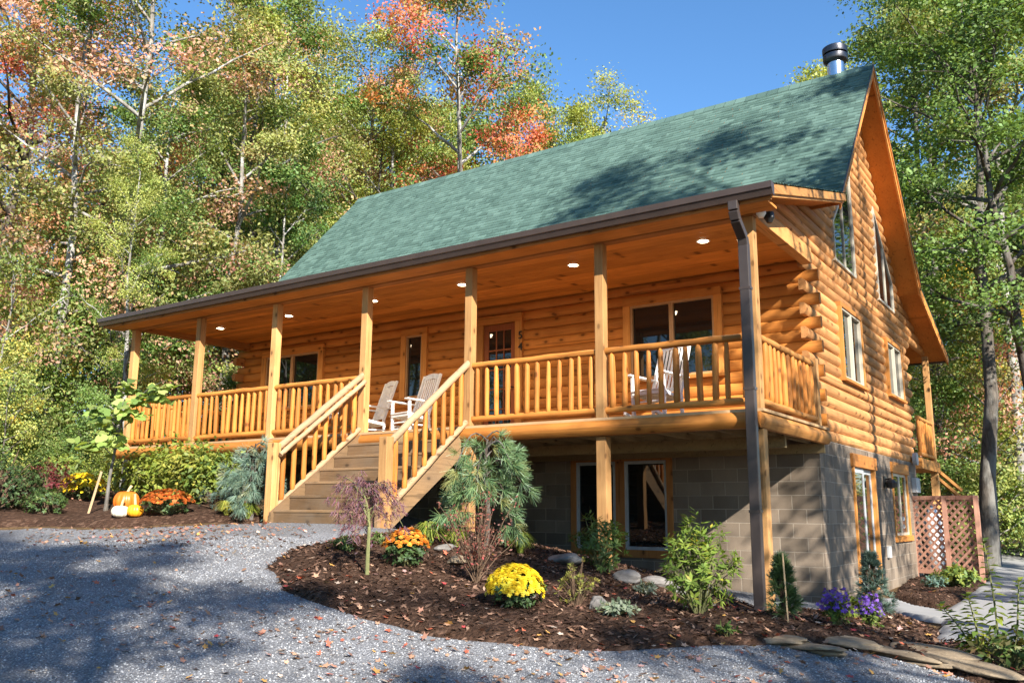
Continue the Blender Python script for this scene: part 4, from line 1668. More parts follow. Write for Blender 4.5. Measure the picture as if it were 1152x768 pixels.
# ------------------------------------------------------------------ garden plants
G_MID = [(3, (.085, .145, .030)), (2, (.12, .19, .04)), (1, (.05, .09, .022)), (.6, (.20, .24, .06))]
G_LIME = [(3, (.26, .31, .045)), (2, (.17, .24, .035)), (1, (.36, .38, .06)), (.5, (.10, .16, .03))]
G_DARK = [(3, (.045, .085, .028)), (2, (.07, .12, .036)), (1, (.10, .16, .05))]
G_YEL = [(3, (.30, .30, .05)), (2, (.20, .24, .045)), (1, (.42, .36, .07)), (1, (.13, .17, .035))]
G_BLUE = [(3, (.085, .135, .105)), (2, (.12, .18, .14)), (1, (.05, .085, .065))]
G_GREY = [(3, (.20, .24, .17)), (2, (.13, .18, .11)), (1, (.30, .32, .25))]
G_RED = [(3, (.14, .022, .028)), (2, (.20, .035, .04)), (1, (.08, .018, .02))]
G_TWIG = [(2, (.22, .07, .05)), (2, (.16, .06, .045)), (1, (.30, .12, .08)), (.5, (.35, .06, .06))]


def dome(n, w, h, rs, shell=.55, low=.05):
    """points filling a low dome, denser towards its surface"""
    out = []
    while len(out) < n:
        v = rs.normal(size=3)
        v /= np.linalg.norm(v)
        v[2] = abs(v[2]) if rs.rand() > .5 else v[2] * .75
        r = shell + (1 - shell) * rs.rand() ** .6
        lump = 1 + .16 * math.sin(3.1 * math.atan2(v[1], v[0]) + n) + .10 * math.sin(7 * v[2] + 5 * v[0] + n)
        p = v * r * lump
        q = np.array([p[0] * w / 2, p[1] * w / 2, h * .42 + p[2] * h * .58])
        if q[2] > low * h:
            out.append(q)
    return np.array(out)


def stems_mesh(tips, rs, r, name='stems', base=.08, every=1):
    mb = MB()
    for t in tips[::every]:
        a = np.array([t[0] * base, t[1] * base, -.03])
        mid = np.array([t[0] * .45, t[1] * .45, t[2] * .6]) + rs.normal(0, .012, 3)
        mb.tube([a, mid, t], [r, r * .8, r * .35], 4, False)
    return mb.mesh(name)


def plant(name, p, label, cat, group=None):
    return empty(name, p, label, cat, group, 0)


def add_part(o, name, me, mat):
    return link(name, me, mat, o, WL[o.name])


def shrub(name, p, w, h, pal, label, cat, tips=90, per=9, leaf=.05, wid=.42, seed=0, shell=.45, whorl=True, group=None, stem='twig', var=.2, mat='leaf', up=.35, droop=0.0):
    rs = np.random.RandomState(seed + 100)
    o = plant(name, p, label, cat, group)
    T = dome(tips, w, h, rs, shell)
    add_part(o, 'stems', stems_mesh(T, rs, .004 + .004 * w, every=max(1, tips // 60)), stem)
    out = unit(T - np.array([0, 0, h * .25]))
    axis = unit(out + np.array([0, 0, up]))
    n = tips * per
    A = np.repeat(axis, per, 0)
    C = np.repeat(T, per, 0)
    if whorl:
        d = unit(np.cross(A, rs.normal(size=(n, 3))))
        dirv = unit(d + A * rs.uniform(-.1, .7, (n, 1)) - np.array([0, 0, droop]))
        L = leaf * rs.uniform(.65, 1.25, n)
        sd = unit(np.cross(dirv, A + rs.normal(0, .15, (n, 3))))
        base = C + A * rs.uniform(-.6, .25, (n, 1)) * leaf
        q = np.stack([base, base + dirv * L[:, None] * .5 + sd * L[:, None] * wid * .5, base + dirv * L[:, None], base + dirv * L[:, None] * .5 - sd * L[:, None] * wid * .5], 1)
        V = q.reshape(-1, 3)
    else:
        P = C + rs.normal(0, leaf * 1.1, (n, 3))
        V = leaf_quads(P, unit(A + rs.normal(0, .55, (n, 3))), leaf * rs.uniform(.6, 1.3, n), wid, rs)
    tone = np.repeat(pick(pal, tips, rs, .12), per, 0) * .5 + pick(pal, n, rs, var) * .5
    add_part(o, 'foliage', quads_mesh('foliage', V, tone=tone), mat)
    return o


def mum(p, w, h, petals, label, seed, n=260, fl=.030, cover=.1, group='potted style chrysanthemum mounds in the beds'):
    rs = np.random.RandomState(seed)
    o = shrub('chrysanthemum', p, w * .96, h * .92, G_DARK + [(2, (.06, .12, .03))], label, 'chrysanthemum', 120, 9, .045, .5, seed, .6, group=group, stem='green_twig')
    T = []
    while len(T) < n:
        v = rs.normal(size=3)
        v /= np.linalg.norm(v)
        if v[2] < cover + rs.normal(0, .10):
            continue
        lump = 1 + .06 * math.sin(5 * math.atan2(v[1], v[0]) + seed)
        T.append((v[0] * w / 2 * lump, v[1] * w / 2 * lump, h * .40 + v[2] * h * .60 * (1 + rs.normal(0, .03))))
    T = np.array(T)
    N = unit(T / np.array([w / 2, w / 2, h * .6]) ** 2 - np.array([0, 0, h * .2]) + rs.normal(0, .3, T.shape) * 3)
    a = unit(np.cross(N, rs.normal(size=N.shape)))
    b = np.cross(N, a)
    k = 10
    t = np.linspace(0, 2 * PI, k, endpoint=False)
    rr = fl * rs.uniform(.75, 1.15, (n, 1))
    rad = np.where(np.arange(k) % 2 == 0, 1, .72)[None] * rr
    V = T[:, None] + a[:, None] * (rad * np.cos(t))[..., None] + b[:, None] * (rad * np.sin(t))[..., None] + N[:, None] * .008
    V2 = T[:, None] + a[:, None] * (rad * .6 * np.cos(t + .3))[..., None] + b[:, None] * (rad * .6 * np.sin(t + .3))[..., None] + N[:, None] * .018
    tn = pick(petals, n, rs, .14)
    me = quads_mesh('blossoms', np.concatenate([V.reshape(-1, 3), V2.reshape(-1, 3)]), tone=np.concatenate([tn, tn * 1.12]), per=k)
    add_part(o, 'blossoms', me, 'petal')
    return o


YEL = [(3, (.72, .55, .02)), (2, (.62, .42, .012)), (1, (.80, .68, .06))]
ORG = [(3, (.62, .24, .025)), (2, (.50, .15, .015)), (1, (.72, .36, .06))]
RST = [(3, (.46, .12, .018)), (2, (.36, .08, .015)), (1, (.58, .22, .04))]
mum(spot(580, 682), .47, .34, YEL, 'bright yellow chrysanthemum mound in the middle of the near bed', 1, 620, .029, -.05)
mum(spot(457, 636), .48, .36, ORG, 'orange chrysanthemum mound at the foot of the right stair newel', 2, 210, .032, .28)
mum(spot(91, 561), .72, .42, YEL, 'yellow chrysanthemum mound left of the staked sapling', 3, 420, .035, -.1)
mum(spot(187, 578), .70, .34, RST, 'rust orange chrysanthemum mound right of the pumpkins', 4, 380, .034, .1)

shrub('pieris_shrub', spot(675, 642), .66, .66, G_MID, 'dark green leafy shrub hiding the foot of the support post', 'shrub', 130, 9, .085, .28, 5, .4, stem='green_twig')
shrub('pieris_shrub', spot(786, 689), .66, .84, [(3, (.17, .25, .035)), (2, (.11, .18, .03)), (1, (.27, .34, .06)), (.25, (.48, .34, .04))], 'tall bright green leafy shrub in front of the block wall', 'shrub', 170, 9, .085, .28, 6, .4, stem='green_twig')
shrub('heather', spot(648, 681), .36, .40, G_YEL + [(2, (.20, .17, .07))], 'wispy yellow green heather right of the yellow chrysanthemum', 'shrub', 70, 14, .03, .25, 7, .5, stem='twig')
shrub('lambs_ear', spot(692, 691), .34, .11, G_GREY, 'low silvery plant right of the wispy heather', 'ground plant', 40, 8, .055, .4, 8, .4, stem='green_twig')
shrub('variegated_plant', spot(726, 668), .24, .14, G_GREY + [(2, (.40, .40, .30))], 'tiny pale variegated plant between the two leafy shrubs', 'ground plant', 34, 7, .06, .3, 9, .4, stem='green_twig')
shrub('small_weed', spot(818, 716), .16, .09, G_MID, 'single small green weed on the mulch below the bright shrub', 'ground plant', 12, 6, .06, .45, 10, .4, stem='green_twig')
shrub('low_perennial', spot(388, 618), .30, .16, G_MID, 'low green clump left of the lace leaf maple trunk', 'ground plant', 40, 8, .05, .45, 11, .4, stem='green_twig')
shrub('low_perennial', spot(428, 612), .22, .14, G_MID, 'small green clump between maple and right stair newel', 'ground plant', 26, 8, .05, .45, 12, .4, stem='green_twig')


def sedge(p, w, h, pal, label, seed, n=260, name='sedge'):
    rs = np.random.RandomState(seed)
    o = plant(name, p, label, 'ornamental grass')
    a = rs.uniform(0, 6.28, n)
    R = w / 2 * rs.uniform(.35, 1.1, n)
    hh = h * rs.uniform(.6, 1.1, n)
    dx, dy = np.cos(a), np.sin(a)
    b0 = np.stack([dx * .04 * rs.rand(n), dy * .04 * rs.rand(n), np.zeros(n)], 1)
    p1 = np.stack([dx * R * .45, dy * R * .45, hh * .95], 1)
    p2 = np.stack([dx * R, dy * R, hh * rs.uniform(.25, .75, n)], 1)
    s = np.stack([-dy, dx, np.zeros(n)], 1) * .007
    V = np.concatenate([np.stack([b0 - s, b0 + s, p1 + s, p1 - s], 1), np.stack([p1 - s, p1 + s, p2 + s * .2, p2 - s * .2], 1)]).reshape(-1, 3)
    t = pick(pal, n, rs)
    add_part(o, 'blades', quads_mesh('blades', V, tone=np.concatenate([t, t])), 'leaf')
    return o


sedge(spot(482, 613), .46, .26, G_LIME, 'yellow green sedge tuft right of the orange chrysanthemum', 1)
sedge(spot(513, 615), .34, .20, G_LIME, 'yellow green sedge tuft directly below the weeping pine', 2, 170)
sedge(spot(585, 622), .42, .24, G_LIME, 'yellow green sedge tuft right of the red twigged bush', 3)
sedge(spot(255, 579), .46, .20, G_YEL, 'golden sedge tuft left of the lower end of the stairs', 4)
sedge(spot(279, 583), .40, .22, G_LIME, 'lime green sedge tuft beside the left stair newel', 5)

# asters
for i, (px, py, w, lb) in enumerate(((941, 702, .25, 'purple aster clump in front of the block wall corner'), (980, 705, .23, 'purple aster clump in front of the blue dwarf spruce'))):
    rs = np.random.RandomState(50 + i)
    o = shrub('aster', spot(px, py), w * .9, .24, G_LIME + G_MID, lb, 'aster', 70, 7, .05, .35, 20 + i, .4, group='purple asters', stem='green_twig')
    n = 150
    T = dome(n, w * 1.05, .31, rs, .85, .35)
    N = unit(T + rs.normal(0, .2, T.shape))
    a = unit(np.cross(N, rs.normal(size=N.shape)))
    b = np.cross(N, a)
    t = np.linspace(0, 2 * PI, 10, endpoint=False)
    rad = np.where(np.arange(10) % 2 == 0, 1, .55)[None] * .022 * rs.uniform(.7, 1.2, (n, 1))
    V = T[:, None] + a[:, None] * (rad * np.cos(t))[..., None] + b[:, None] * (rad * np.sin(t))[..., None]
    add_part(o, 'blossoms', quads_mesh('blossoms', V.reshape(-1, 3), tone=pick([(3, (.20, .09, .50)), (2, (.28, .14, .60)), (1, (.14, .06, .36))], n, rs), per=10), 'petal')
shrub('lime_perennial', spot(957, 694), .34, .24, G_LIME, 'lime green leafy plant between the two purple asters', 'ground plant', 50, 8, .06, .5, 23, .4, stem='green_twig')
shrub('stonecrop', spot(1050, 660), .42, .20, G_BLUE + [(2, (.16, .30, .26))], 'low blue green plant at the edge of the concrete walk', 'ground plant', 70, 9, .05, .4, 24, .4, stem='green_twig')
shrub('leafy_perennial', spot(1077, 659), .75, .34, G_LIME + G_MID, 'light green leafy plant in front of the lattice screen', 'ground plant', 110, 8, .09, .5, 25, .4, stem='green_twig')
shrub('dark_shrub', spot(1063, 646), .85, .62, G_DARK + [(1, (.14, .05, .04))], 'dark green shrub at the foot of the lattice screen', 'shrub', 120, 9, .08, .4, 26, .3)
shrub('bracken_plant', spot(1138, 752), .55, .30, G_MID + [(2, (.20, .13, .06))], 'low brownish green plant below the leafy lily stems', 'ground plant', 60, 8, .075, .42, 27, .4, stem='green_twig')


# ---- conifers
def needle_tufts(P, Dr, rs, per, L, w=.0035, spread=.5):
    n = len(P) * per
    C = np.repeat(P, per, 0)
    d = unit(np.repeat(Dr, per, 0) + rs.normal(0, spread, (n, 3)))
    l = L * rs.uniform(.7, 1.15, (n, 1))
    s = unit(np.cross(d, rs.normal(size=(n, 3)))) * w
    e = C + d * l + np.array([0, 0, -1.0]) * l * .12
    return np.stack([C - s, C + s, e + s * .35, e - s * .35], 1).reshape(-1, 3)


def weeping_pine(p, H, W, label, seed, arms=17, per=26, L=.15, pal=G_BLUE, lean=0.0):
    rs = np.random.RandomState(seed)
    o = plant('weeping_pine', p, label, 'pine tree')
    mb = MB()
    tr = [Vector((0, 0, -.1)), Vector((.03, .02, H * .3)), Vector((-.03 + lean * .4, .0, H * .62)), Vector((lean, 0, H * .88)), Vector((lean + .10, 0, H * .97)), Vector((lean + .22, .02, H * .90))]
    mb.tube(tr, [.032, .028, .023, .016, .010, .005], 7)
    P, Dr = [], []
    for k in range(arms):
        t = .42 + .58 * (k + rs.rand() * .6) / arms
        z0 = H * t
        a = k * 2.4 + rs.uniform(-.4, .4)
        R = W / 2 * rs.uniform(.45, 1.1) * (1.08 - .5 * max(0, t - .65))
        drop = rs.uniform(.10, .42) * H
        pts = []
        for j in range(9):
            s = j / 8
            rr = R * (1 - (1 - s) ** 1.5)
            zz = z0 + H * .08 * math.sin(min(1, s * 1.5) * PI) - drop * s ** 2
            pts.append(Vector((lean * t + math.cos(a) * rr, math.sin(a) * rr, max(.14, zz))))
        mb.tube(pts, [.011 - .001 * j for j in range(9)], 4, False)
        for j in ((3, 5, 6, 7, 8) if R > W * .35 else (4, 6, 8)):
            d = (pts[j] - pts[j - 1]).normalized()
            for q in range(2 if j < 8 else 3):
                off = rs.normal(0, .045, 3)
                P.append(np.array(pts[j]) + off)
                Dr.append(np.array(d) * .55 + off * 6 + np.array([math.cos(a) * .3, math.sin(a) * .3, .30 if j < 7 else .05]))
    add_part(o, 'trunk', mb.mesh('trunk'), 'bark_dark')
    P, Dr = np.array(P), unit(np.array(Dr))
    V = needle_tufts(P, Dr, rs, per, L)
    base = np.repeat(pick(pal, len(P), rs, .12), per, 0)
    add_part(o, 'needles', quads_mesh('needles', V, tone=base * .6 + pick(pal, len(base), rs, .2) * .4), 'needle')
    return o


PINE_R = [(3, (.10, .185, .075)), (2, (.155, .255, .11)), (1, (.06, .115, .05)), (1.0, (.30, .27, .09))]
weeping_pine(spot(546, 617), 1.34, 1.0, 'weeping pine with drooping green tufts right of the stairs', 3, 17, 46, .15, PINE_R)
weeping_pine(spot(282, 584), 1.08, .78, 'weeping blue pine with drooping pale tufts left of the stairs', 4, 20, 40, .14, [(3, (.13, .21, .16)), (2, (.19, .28, .21)), (1, (.08, .13, .09)), (.6, (.32, .31, .16))])


def dwarf_spruce(name, p, w, h, pal, label, seed, tuft=160):
    rs = np.random.RandomState(seed)
    o = plant(name, p, label, 'dwarf conifer')
    t = rs.rand(tuft) ** .8
    a = rs.uniform(0, 6.28, tuft)
    R = w / 2 * (1 - t * .8) * rs.uniform(.6, 1.1, tuft)
    P = np.stack([np.cos(a) * R, np.sin(a) * R, .04 + t * h * .92], 1)
    Dr = unit(np.stack([np.cos(a), np.sin(a), .5 + t], 1))
    add_part(o, 'trunk', stems_mesh(P, rs, .006, 'trunk', 0.0, 3), 'twig')
    V = needle_tufts(P - Dr * .04, Dr, rs, 34, .085, .0035, .45)
    b = np.repeat(pick(pal, tuft, rs, .15), 34, 0)
    add_part(o, 'needles', quads_mesh('needles', V, tone=b), 'needle')
    return o


dwarf_spruce('dwarf_spruce', spot(984, 694), .52, .74, G_BLUE, 'blue green dwarf spruce in front of the sliding door', 5)
dwarf_spruce('dwarf_spruce', spot(882, 697), .34, .56, G_DARK, 'narrow dark green conifer beside the downspout', 6, 110)
sk = MB().bar((0, 0, -.05), (-.02, .0, .58), .010, .010, (0, 1, 0)).build('plant_stake', 'stake', None, origin=spot(887, 700), rel=True)
tag(sk, 'thin wooden stake beside the narrow dark conifer', 'stake')

# ---- red twigged bush in front of the pine
rs = np.random.RandomState(77)
o = plant('spirea_bush', spot(536, 655), 'sparse red brown twiggy bush below the weeping pine', 'shrub')
mb = MB()
L_P = []
for k in range(46):
    a = rs.uniform(0, 6.28)
    R = rs.uniform(.10, .48)
    h = rs.uniform(.5, .95) * (1.05 - R * .5)
    pts = [Vector((math.cos(a) * R * s ** 1.3 + rs.normal(0, .008), math.sin(a) * R * s ** 1.3 + rs.normal(0, .008), h * s - .03)) for s in np.linspace(0, 1, 6)]
    mb.tube(pts, [.005, .0045, .004, .0035, .003, .002], 4, False)
    for j in range(2, 6):
        for q in range(4):
            L_P.append(np.array(pts[j]) + rs.normal(0, .03, 3))
add_part(o, 'stems', mb.mesh('stems'), 'twig')
L_P = np.array(L_P)
add_part(o, 'foliage', quads_mesh('foliage', leaf_quads(L_P, unit(rs.normal(size=L_P.shape) + np.array([0, 0, .5])), rs.uniform(.02, .045, len(L_P)), .5, rs), tone=pick(G_TWIG, len(L_P), rs)), 'leaf')

# ---- lace leaf maple
rs = np.random.RandomState(78)
o = plant('laceleaf_maple', spot(413, 646), 'small weeping lace leaf maple with purple foliage before the steps', 'small tree')
mb = MB()
mb.tube([(0, 0, -.05), (.0, .0, .2), (.005, 0, .42), (-.02, .01, .58), (-.08, .02, .72), (-.16, .02, .84)], [.022, .019, .016, .013, .010, .007], 7)
L_P, L_D = [], []
for k in range(24):
    a = rs.uniform(0, 6.28)
    if rs.rand() < .5:
        a = PI + rs.normal(0, .7)
    z0 = rs.uniform(.45, .86)
    R = rs.uniform(.14, .50)
    lx = -.16 * max(0, (z0 - .5) / .36)
    pts = []
    for s in np.linspace(0, 1, 8):
        pts.append(Vector((lx + math.cos(a) * R * s ** .8, math.sin(a) * R * .8 * s ** .8, z0 + .16 * math.sin(s * PI * .8) - .22 * s * s)) + Vector(rs.normal(0, .012, 3)))
    mb.tube(pts, [.006, .005, .0045, .004, .0035, .003, .0025, .002], 4, False)
    for j in range(3, 8):
        for q in range(6):
            L_P.append(np.array(pts[j]) + rs.normal(0, .028, 3))
            L_D.append(np.array([math.cos(a) * .5, math.sin(a) * .5, -.7]) + rs.normal(0, .4, 3))
add_part(o, 'trunk', mb.mesh('trunk'), 'green_twig')
L_P, L_D = np.array(L_P), unit(np.array(L_D))
V = needle_tufts(L_P, L_D, rs, 4, .065, .0035, .35)
b = pick([(3, (.18, .085, .12)), (2, (.24, .10, .10)), (1, (.32, .19, .14)), (1, (.15, .09, .13))], len(V) // 4, rs)
add_part(o, 'foliage', quads_mesh('foliage', V, tone=b), 'leaf')

# ---- lilies at the right edge
rs = np.random.RandomState(79)
for i, (bx, by, h, lean, lb) in enumerate(((1124, 745, .98, -.02, 'tallest leafy green lily stem at the right edge'), (1142, 742, .66, .10, 'leafy lily stem leaning right of the tallest one'),
                                           (1101, 742, .52, -.03, 'yellow green lily stem left of the tallest one'), (1093, 738, .40, -.20, 'short lily stem leaning left over the concrete walk'))):
    o = plant('lily_stem', spot(bx, by), lb, 'lily', 'lily stems at the right edge')
    st_ = [Vector((lean * s ** 1.5 + .015 * math.sin(s * 4), .0, h * s)) for s in np.linspace(-.05, 1, 9)]
    add_part(o, 'stem', MB().tube(st_, [.008] * 5 + [.007, .006, .005, .004], 6, False).mesh('stem'), 'green_twig')
    P, Dv, Ls = [], [], []
    for k in range(46):
        s = .18 + .82 * k / 46
        c = Vector((lean * s ** 1.5 + .015 * math.sin(s * 4), 0, h * s))
        a = k * 2.4
        P.append(c)
        Dv.append((math.cos(a), math.sin(a), .15 + .9 * max(0, s - .75) * 3 - .3 * (s < .5)))
        Ls.append(.12 * (1.1 - .35 * s))
    P, Dv, Ls = np.array(P), unit(np.array(Dv)), np.array(Ls)[:, None] * rs.uniform(.8, 1.2, (46, 1))
    sd_ = unit(np.cross(Dv, [0, 0, 1.0])) * .026
    V = np.stack([P, P + Dv * Ls * .45 + sd_, P + Dv * Ls - np.array([0, 0, 1.0]) * Ls * .28, P + Dv * Ls * .45 - sd_], 1).reshape(-1, 3)
    add_part(o, 'leaves', quads_mesh('leaves', V, tone=pick(G_LIME if i == 2 else G_MID + G_LIME[:2], 46, rs)), 'leaf')

# ---- left bed
shrub('boxwood', spot(-8, 574), 1.25, .95, G_DARK, 'large dark green clipped shrub at the left edge of the picture', 'shrub', 330, 9, .05, .45, 31, .6)
shrub('boxwood', spot(20, 572), .80, .62, G_DARK, 'dark green shrub just left of the green mound', 'shrub', 240, 9, .05, .45, 32, .6)
shrub('green_mound_plant', spot(50, 577), .66, .34, G_DARK + G_MID, 'low green mound in front of the dark red barberry', 'shrub', 190, 9, .05, .45, 33, .6)
shrub('barberry', spot(53, 567), .70, .74, G_RED, 'dark red barberry behind the low green mound', 'shrub', 200, 9, .045, .5, 34, .6)
shrub('fern_clump', spot(75, 556), 1.3, .75, G_MID + G_LIME, 'light green ferny clump behind the barberry', 'fern', 180, 9, .10, .3, 35, .4, stem='green_twig')
for i, (px, py, w, h, pal, lb) in enumerate(((160, 562, 1.0, .80, G_YEL, 'yellowing shrub at the far left end below the deck'), (188, 564, 1.0, .92, G_LIME, 'lime green shrub below the second porch post'),
                                             (215, 565, .95, .90, G_YEL, 'yellow green shrub below the middle of the left railing'), (240, 566, .85, .82, G_LIME + G_MID, 'green shrub nearest the weeping blue pine'))):
    shrub('hydrangea_shrub', spot(px, py), w, h, pal, lb, 'shrub', 190, 8, .10, .5, 36 + i, .4, whorl=False, group='shrubs growing below the left deck', stem='green_twig')
shrub('blue_juniper', spot(244, 573), .60, .34, G_BLUE, 'small low blue green juniper left of the weeping blue pine', 'shrub', 90, 14, .05, .16, 42, .4)

# redbud sapling with its stake
rs = np.random.RandomState(81)
o = plant('redbud_sapling', spot(119, 574), 'young leaning sapling with large heart shaped leaves beside the pumpkins', 'sapling')
mb = MB()
mb.tube([(0, 0, -.08), (.0, 0, .10), (.02, 0, .5), (.07, .02, .95), (.12, .05, 1.35), (.22, .05, 1.62)], [.045, .030, .024, .020, .015, .010], 8)
L_P = []
arms = [((.05, .02, .80), (-.45, -.2, 1.05)), ((.10, .04, 1.15), (-.55, .15, 1.45)), ((.12, .05, 1.35), (.65, .0, 1.45)), ((.20, .05, 1.55), (.95, .25, 1.72)), ((.08, .02, 1.0), (.45, -.3, 1.05)),
        ((.2, .05, 1.6), (.35, .0, 1.95)), ((.12, .05, 1.3), (-.15, -.35, 1.55)), ((.2, .05, 1.6), (.75, -.35, 1.55)), ((.2, .05, 1.5), (1.15, .1, 1.95))]
for a, b in arms:
    a, b = Vector(a), Vector(b)
    pts = [a.lerp(b, s) + Vector((0, 0, .10 * math.sin(s * PI))) for s in np.linspace(0, 1, 7)]
    mb.tube(pts, [.010, .009, .008, .007, .006, .004, .003], 5, False)
    for s in range(2, 7):
        for q in range(4):
            L_P.append(np.array(pts[s]) + np.array([rs.normal(0, .09), rs.normal(0, .09), rs.normal(-.04, .05)]))
add_part(o, 'trunk', mb.mesh('trunk'), 'bark')
L_P = np.array(L_P)
n = len(L_P)
nr = unit(np.stack([rs.normal(.25, .4, n), rs.normal(-.35, .4, n), np.ones(n)], 1))
a = unit(np.cross(nr, rs.normal(size=(n, 3))))
b = np.cross(nr, a)
heart = np.array([(-.45, 0), (-.56, .22), (-.45, .45), (-.1, .5), (.28, .3), (.6, 0), (.28, -.3), (-.1, -.5), (-.45, -.45), (-.56, -.22)]) * .15
sz = rs.uniform(.7, 1.25, (n, 1, 1))
V = L_P[:, None] + (a[:, None] * heart[None, :, :1] + b[:, None] * heart[None, :, 1:]) * sz - nr[:, None] * (np.abs(heart[None, :, 1:]) * .35) * sz
add_part(o, 'leaves', quads_mesh('leaves', V.reshape(-1, 3), tone=pick([(3, (.24, .34, .08)), (2, (.32, .40, .11)), (1, (.15, .24, .06)), (.5, (.42, .42, .11))], n, rs), per=10), 'leaf')
sk = MB().bar((-.06, -.05, -.1), (.10, .02, .62), .024, .024, (0, 1, 0)).build('tree_stake', 'stake', None, origin=spot(104, 577), rel=True)
tag(sk, 'pale wooden stake leaning against the young sapling', 'stake')

# ------------------------------------------------------------------ forest
GRN = np.array((.14, .225, .05))
OLV = np.array((.28, .295, .095))
YGR = np.array((.38, .41, .10))
YLW = np.array((.62, .45, .06))
ORA = np.array((.58, .27, .09))
RED = np.array((.62, .135, .09))
RUS = np.array((.54, .29, .20))
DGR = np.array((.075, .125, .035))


def tree_meshes(seed, H=18.0, r0=.20, base=.32, spread=4.2, limbs=17, per=118, leaf=.125, pal=None, turn=None, clus=.34, wob=.35, fork=False, top=1.0, wf=.62, subs=4, low=.65):
    """one kind of broadleaf tree: a trunk-with-limbs mesh and a crown of loose leaf clumps"""
    rs = np.random.RandomState(seed)
    mb = MB()
    n = 9
    bend = rs.normal(0, wob, (n, 2)).cumsum(0) * .35
    bend -= bend[0]
    tr = [Vector((bend[i, 0], bend[i, 1], H * .93 * i / (n - 1))) for i in range(n)]
    rad = [r0 * (1 - .86 * (i / (n - 1)) ** .9) for i in range(n)]
    rad[0] *= 1.35
    tr[0].z = -.5
    mb.tube(tr, rad, 9, False)

    def tp(t):
        f = t * (n - 1)
        i = min(int(f), n - 2)
        return tr[i].lerp(tr[i + 1], f - i), rad[i] + (rad[i + 1] - rad[i]) * (f - i)
    C, hue = [], []
    for k in range(limbs):
        t = base + (1 - base) * (k + rs.rand()) / limbs
        t = min(t, .985)
        p0, rr = tp(t)
        u = (t - base) / (1 - base)
        prof = (low + (1 - low) * math.sin(min(1, u * 2.2) * PI / 2)) * (1 - .62 * max(0, u - .35) ** 1.25 / .65 ** 1.25 * top)
        Ln = spread * prof * rs.uniform(.65, 1.12)
        a = k * 2.399 + rs.uniform(-.5, .5)
        el = rs.uniform(.15, .55) + .5 * u
        hd = np.array([math.cos(a), math.sin(a)])
        pts = []
        sw = rs.normal(0, .18)
        for j in range(7):
            s = j / 6
            aa = a + sw * s
            pts.append(p0 + Vector((math.cos(aa) * math.cos(el) * Ln * s, math.sin(aa) * math.cos(el) * Ln * s, math.sin(el) * Ln * s * (1 + .12 * s) - .05 * Ln * s * s)) + Vector(rs.normal(0, .05 * Ln * .3, 3) * s))
        r1 = min(rr * .62, .018 * Ln + .012)
        mb.tube(pts, [r1 * (1 - .8 * j / 6) + .006 for j in range(7)], 5, False)
        lh = rs.normal(0, .25)
        C.append(np.array(pts[-1]))
        hue.append(lh)
        for q in range(subs):
            s = rs.uniform(.32, .98)
            i = min(int(s * 6), 5)
            p1 = pts[i].lerp(pts[i + 1], s * 6 - i)
            L2 = Ln * rs.uniform(.22, .45)
            a2 = a + rs.choice([-1, 1]) * rs.uniform(.5, 1.3)
            e2 = rs.uniform(-.15, .7)
            p2 = p1 + Vector((math.cos(a2) * math.cos(e2) * L2, math.sin(a2) * math.cos(e2) * L2, math.sin(e2) * L2))
            mid = p1.lerp(p2, .5) + Vector((0, 0, .06 * L2))
            mb.tube([p1, mid, p2], [r1 * .38 + .004, r1 * .25 + .004, .005], 4, False)
            for w in (.5, .78, 1.0):
                C.append(np.array(p1.lerp(p2, w)) + rs.normal(0, .10, 3))
                hue.append(lh + rs.normal(0, .12))
    C, hue = np.array(C), np.array(hue)
    m = len(C)
    k = np.maximum(6, (per * rs.uniform(.35, 1.5, m)).astype(int))
    idx = np.repeat(np.arange(m), k)
    N = len(idx)
    sg = clus * rs.uniform(.6, 1.3, m)
    P = C[idx] + rs.normal(0, 1, (N, 3)) * sg[idx][:, None] * np.array([1, 1, .62])
    outw = unit(C * np.array([1, 1, 0]) + 1e-6)
    nr = unit(rs.normal(0, .55, (N, 3)) + np.array([0, 0, .65]) + (outw * .45 + rs.normal(0, .25, (m, 3)))[idx])
    V = leaf_quads(P, nr, leaf * rs.uniform(.6, 1.25, N), wf, rs)
    hcl = (C[:, 2] - H * base) / (H * (1 - base))
    rc = np.hypot(C[:, 0], C[:, 1]) / spread
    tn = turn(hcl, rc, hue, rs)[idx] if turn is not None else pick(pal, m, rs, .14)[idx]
    tn = tn * rs.uniform(.82, 1.18, (N, 1)) * (1 + rs.normal(0, .05, (N, 3)))
    tm = mb.mesh('trunk')
    tm.polygons.foreach_set('use_smooth', [True] * len(tm.polygons))
    return tm, quads_mesh('crown', V, tone=np.clip(tn, .005, .9))


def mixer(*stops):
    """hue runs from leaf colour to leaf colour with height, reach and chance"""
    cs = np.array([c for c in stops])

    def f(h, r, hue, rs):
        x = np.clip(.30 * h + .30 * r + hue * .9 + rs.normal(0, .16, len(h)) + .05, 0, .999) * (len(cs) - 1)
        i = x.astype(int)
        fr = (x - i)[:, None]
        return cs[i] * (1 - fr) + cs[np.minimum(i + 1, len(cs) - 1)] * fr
    return f


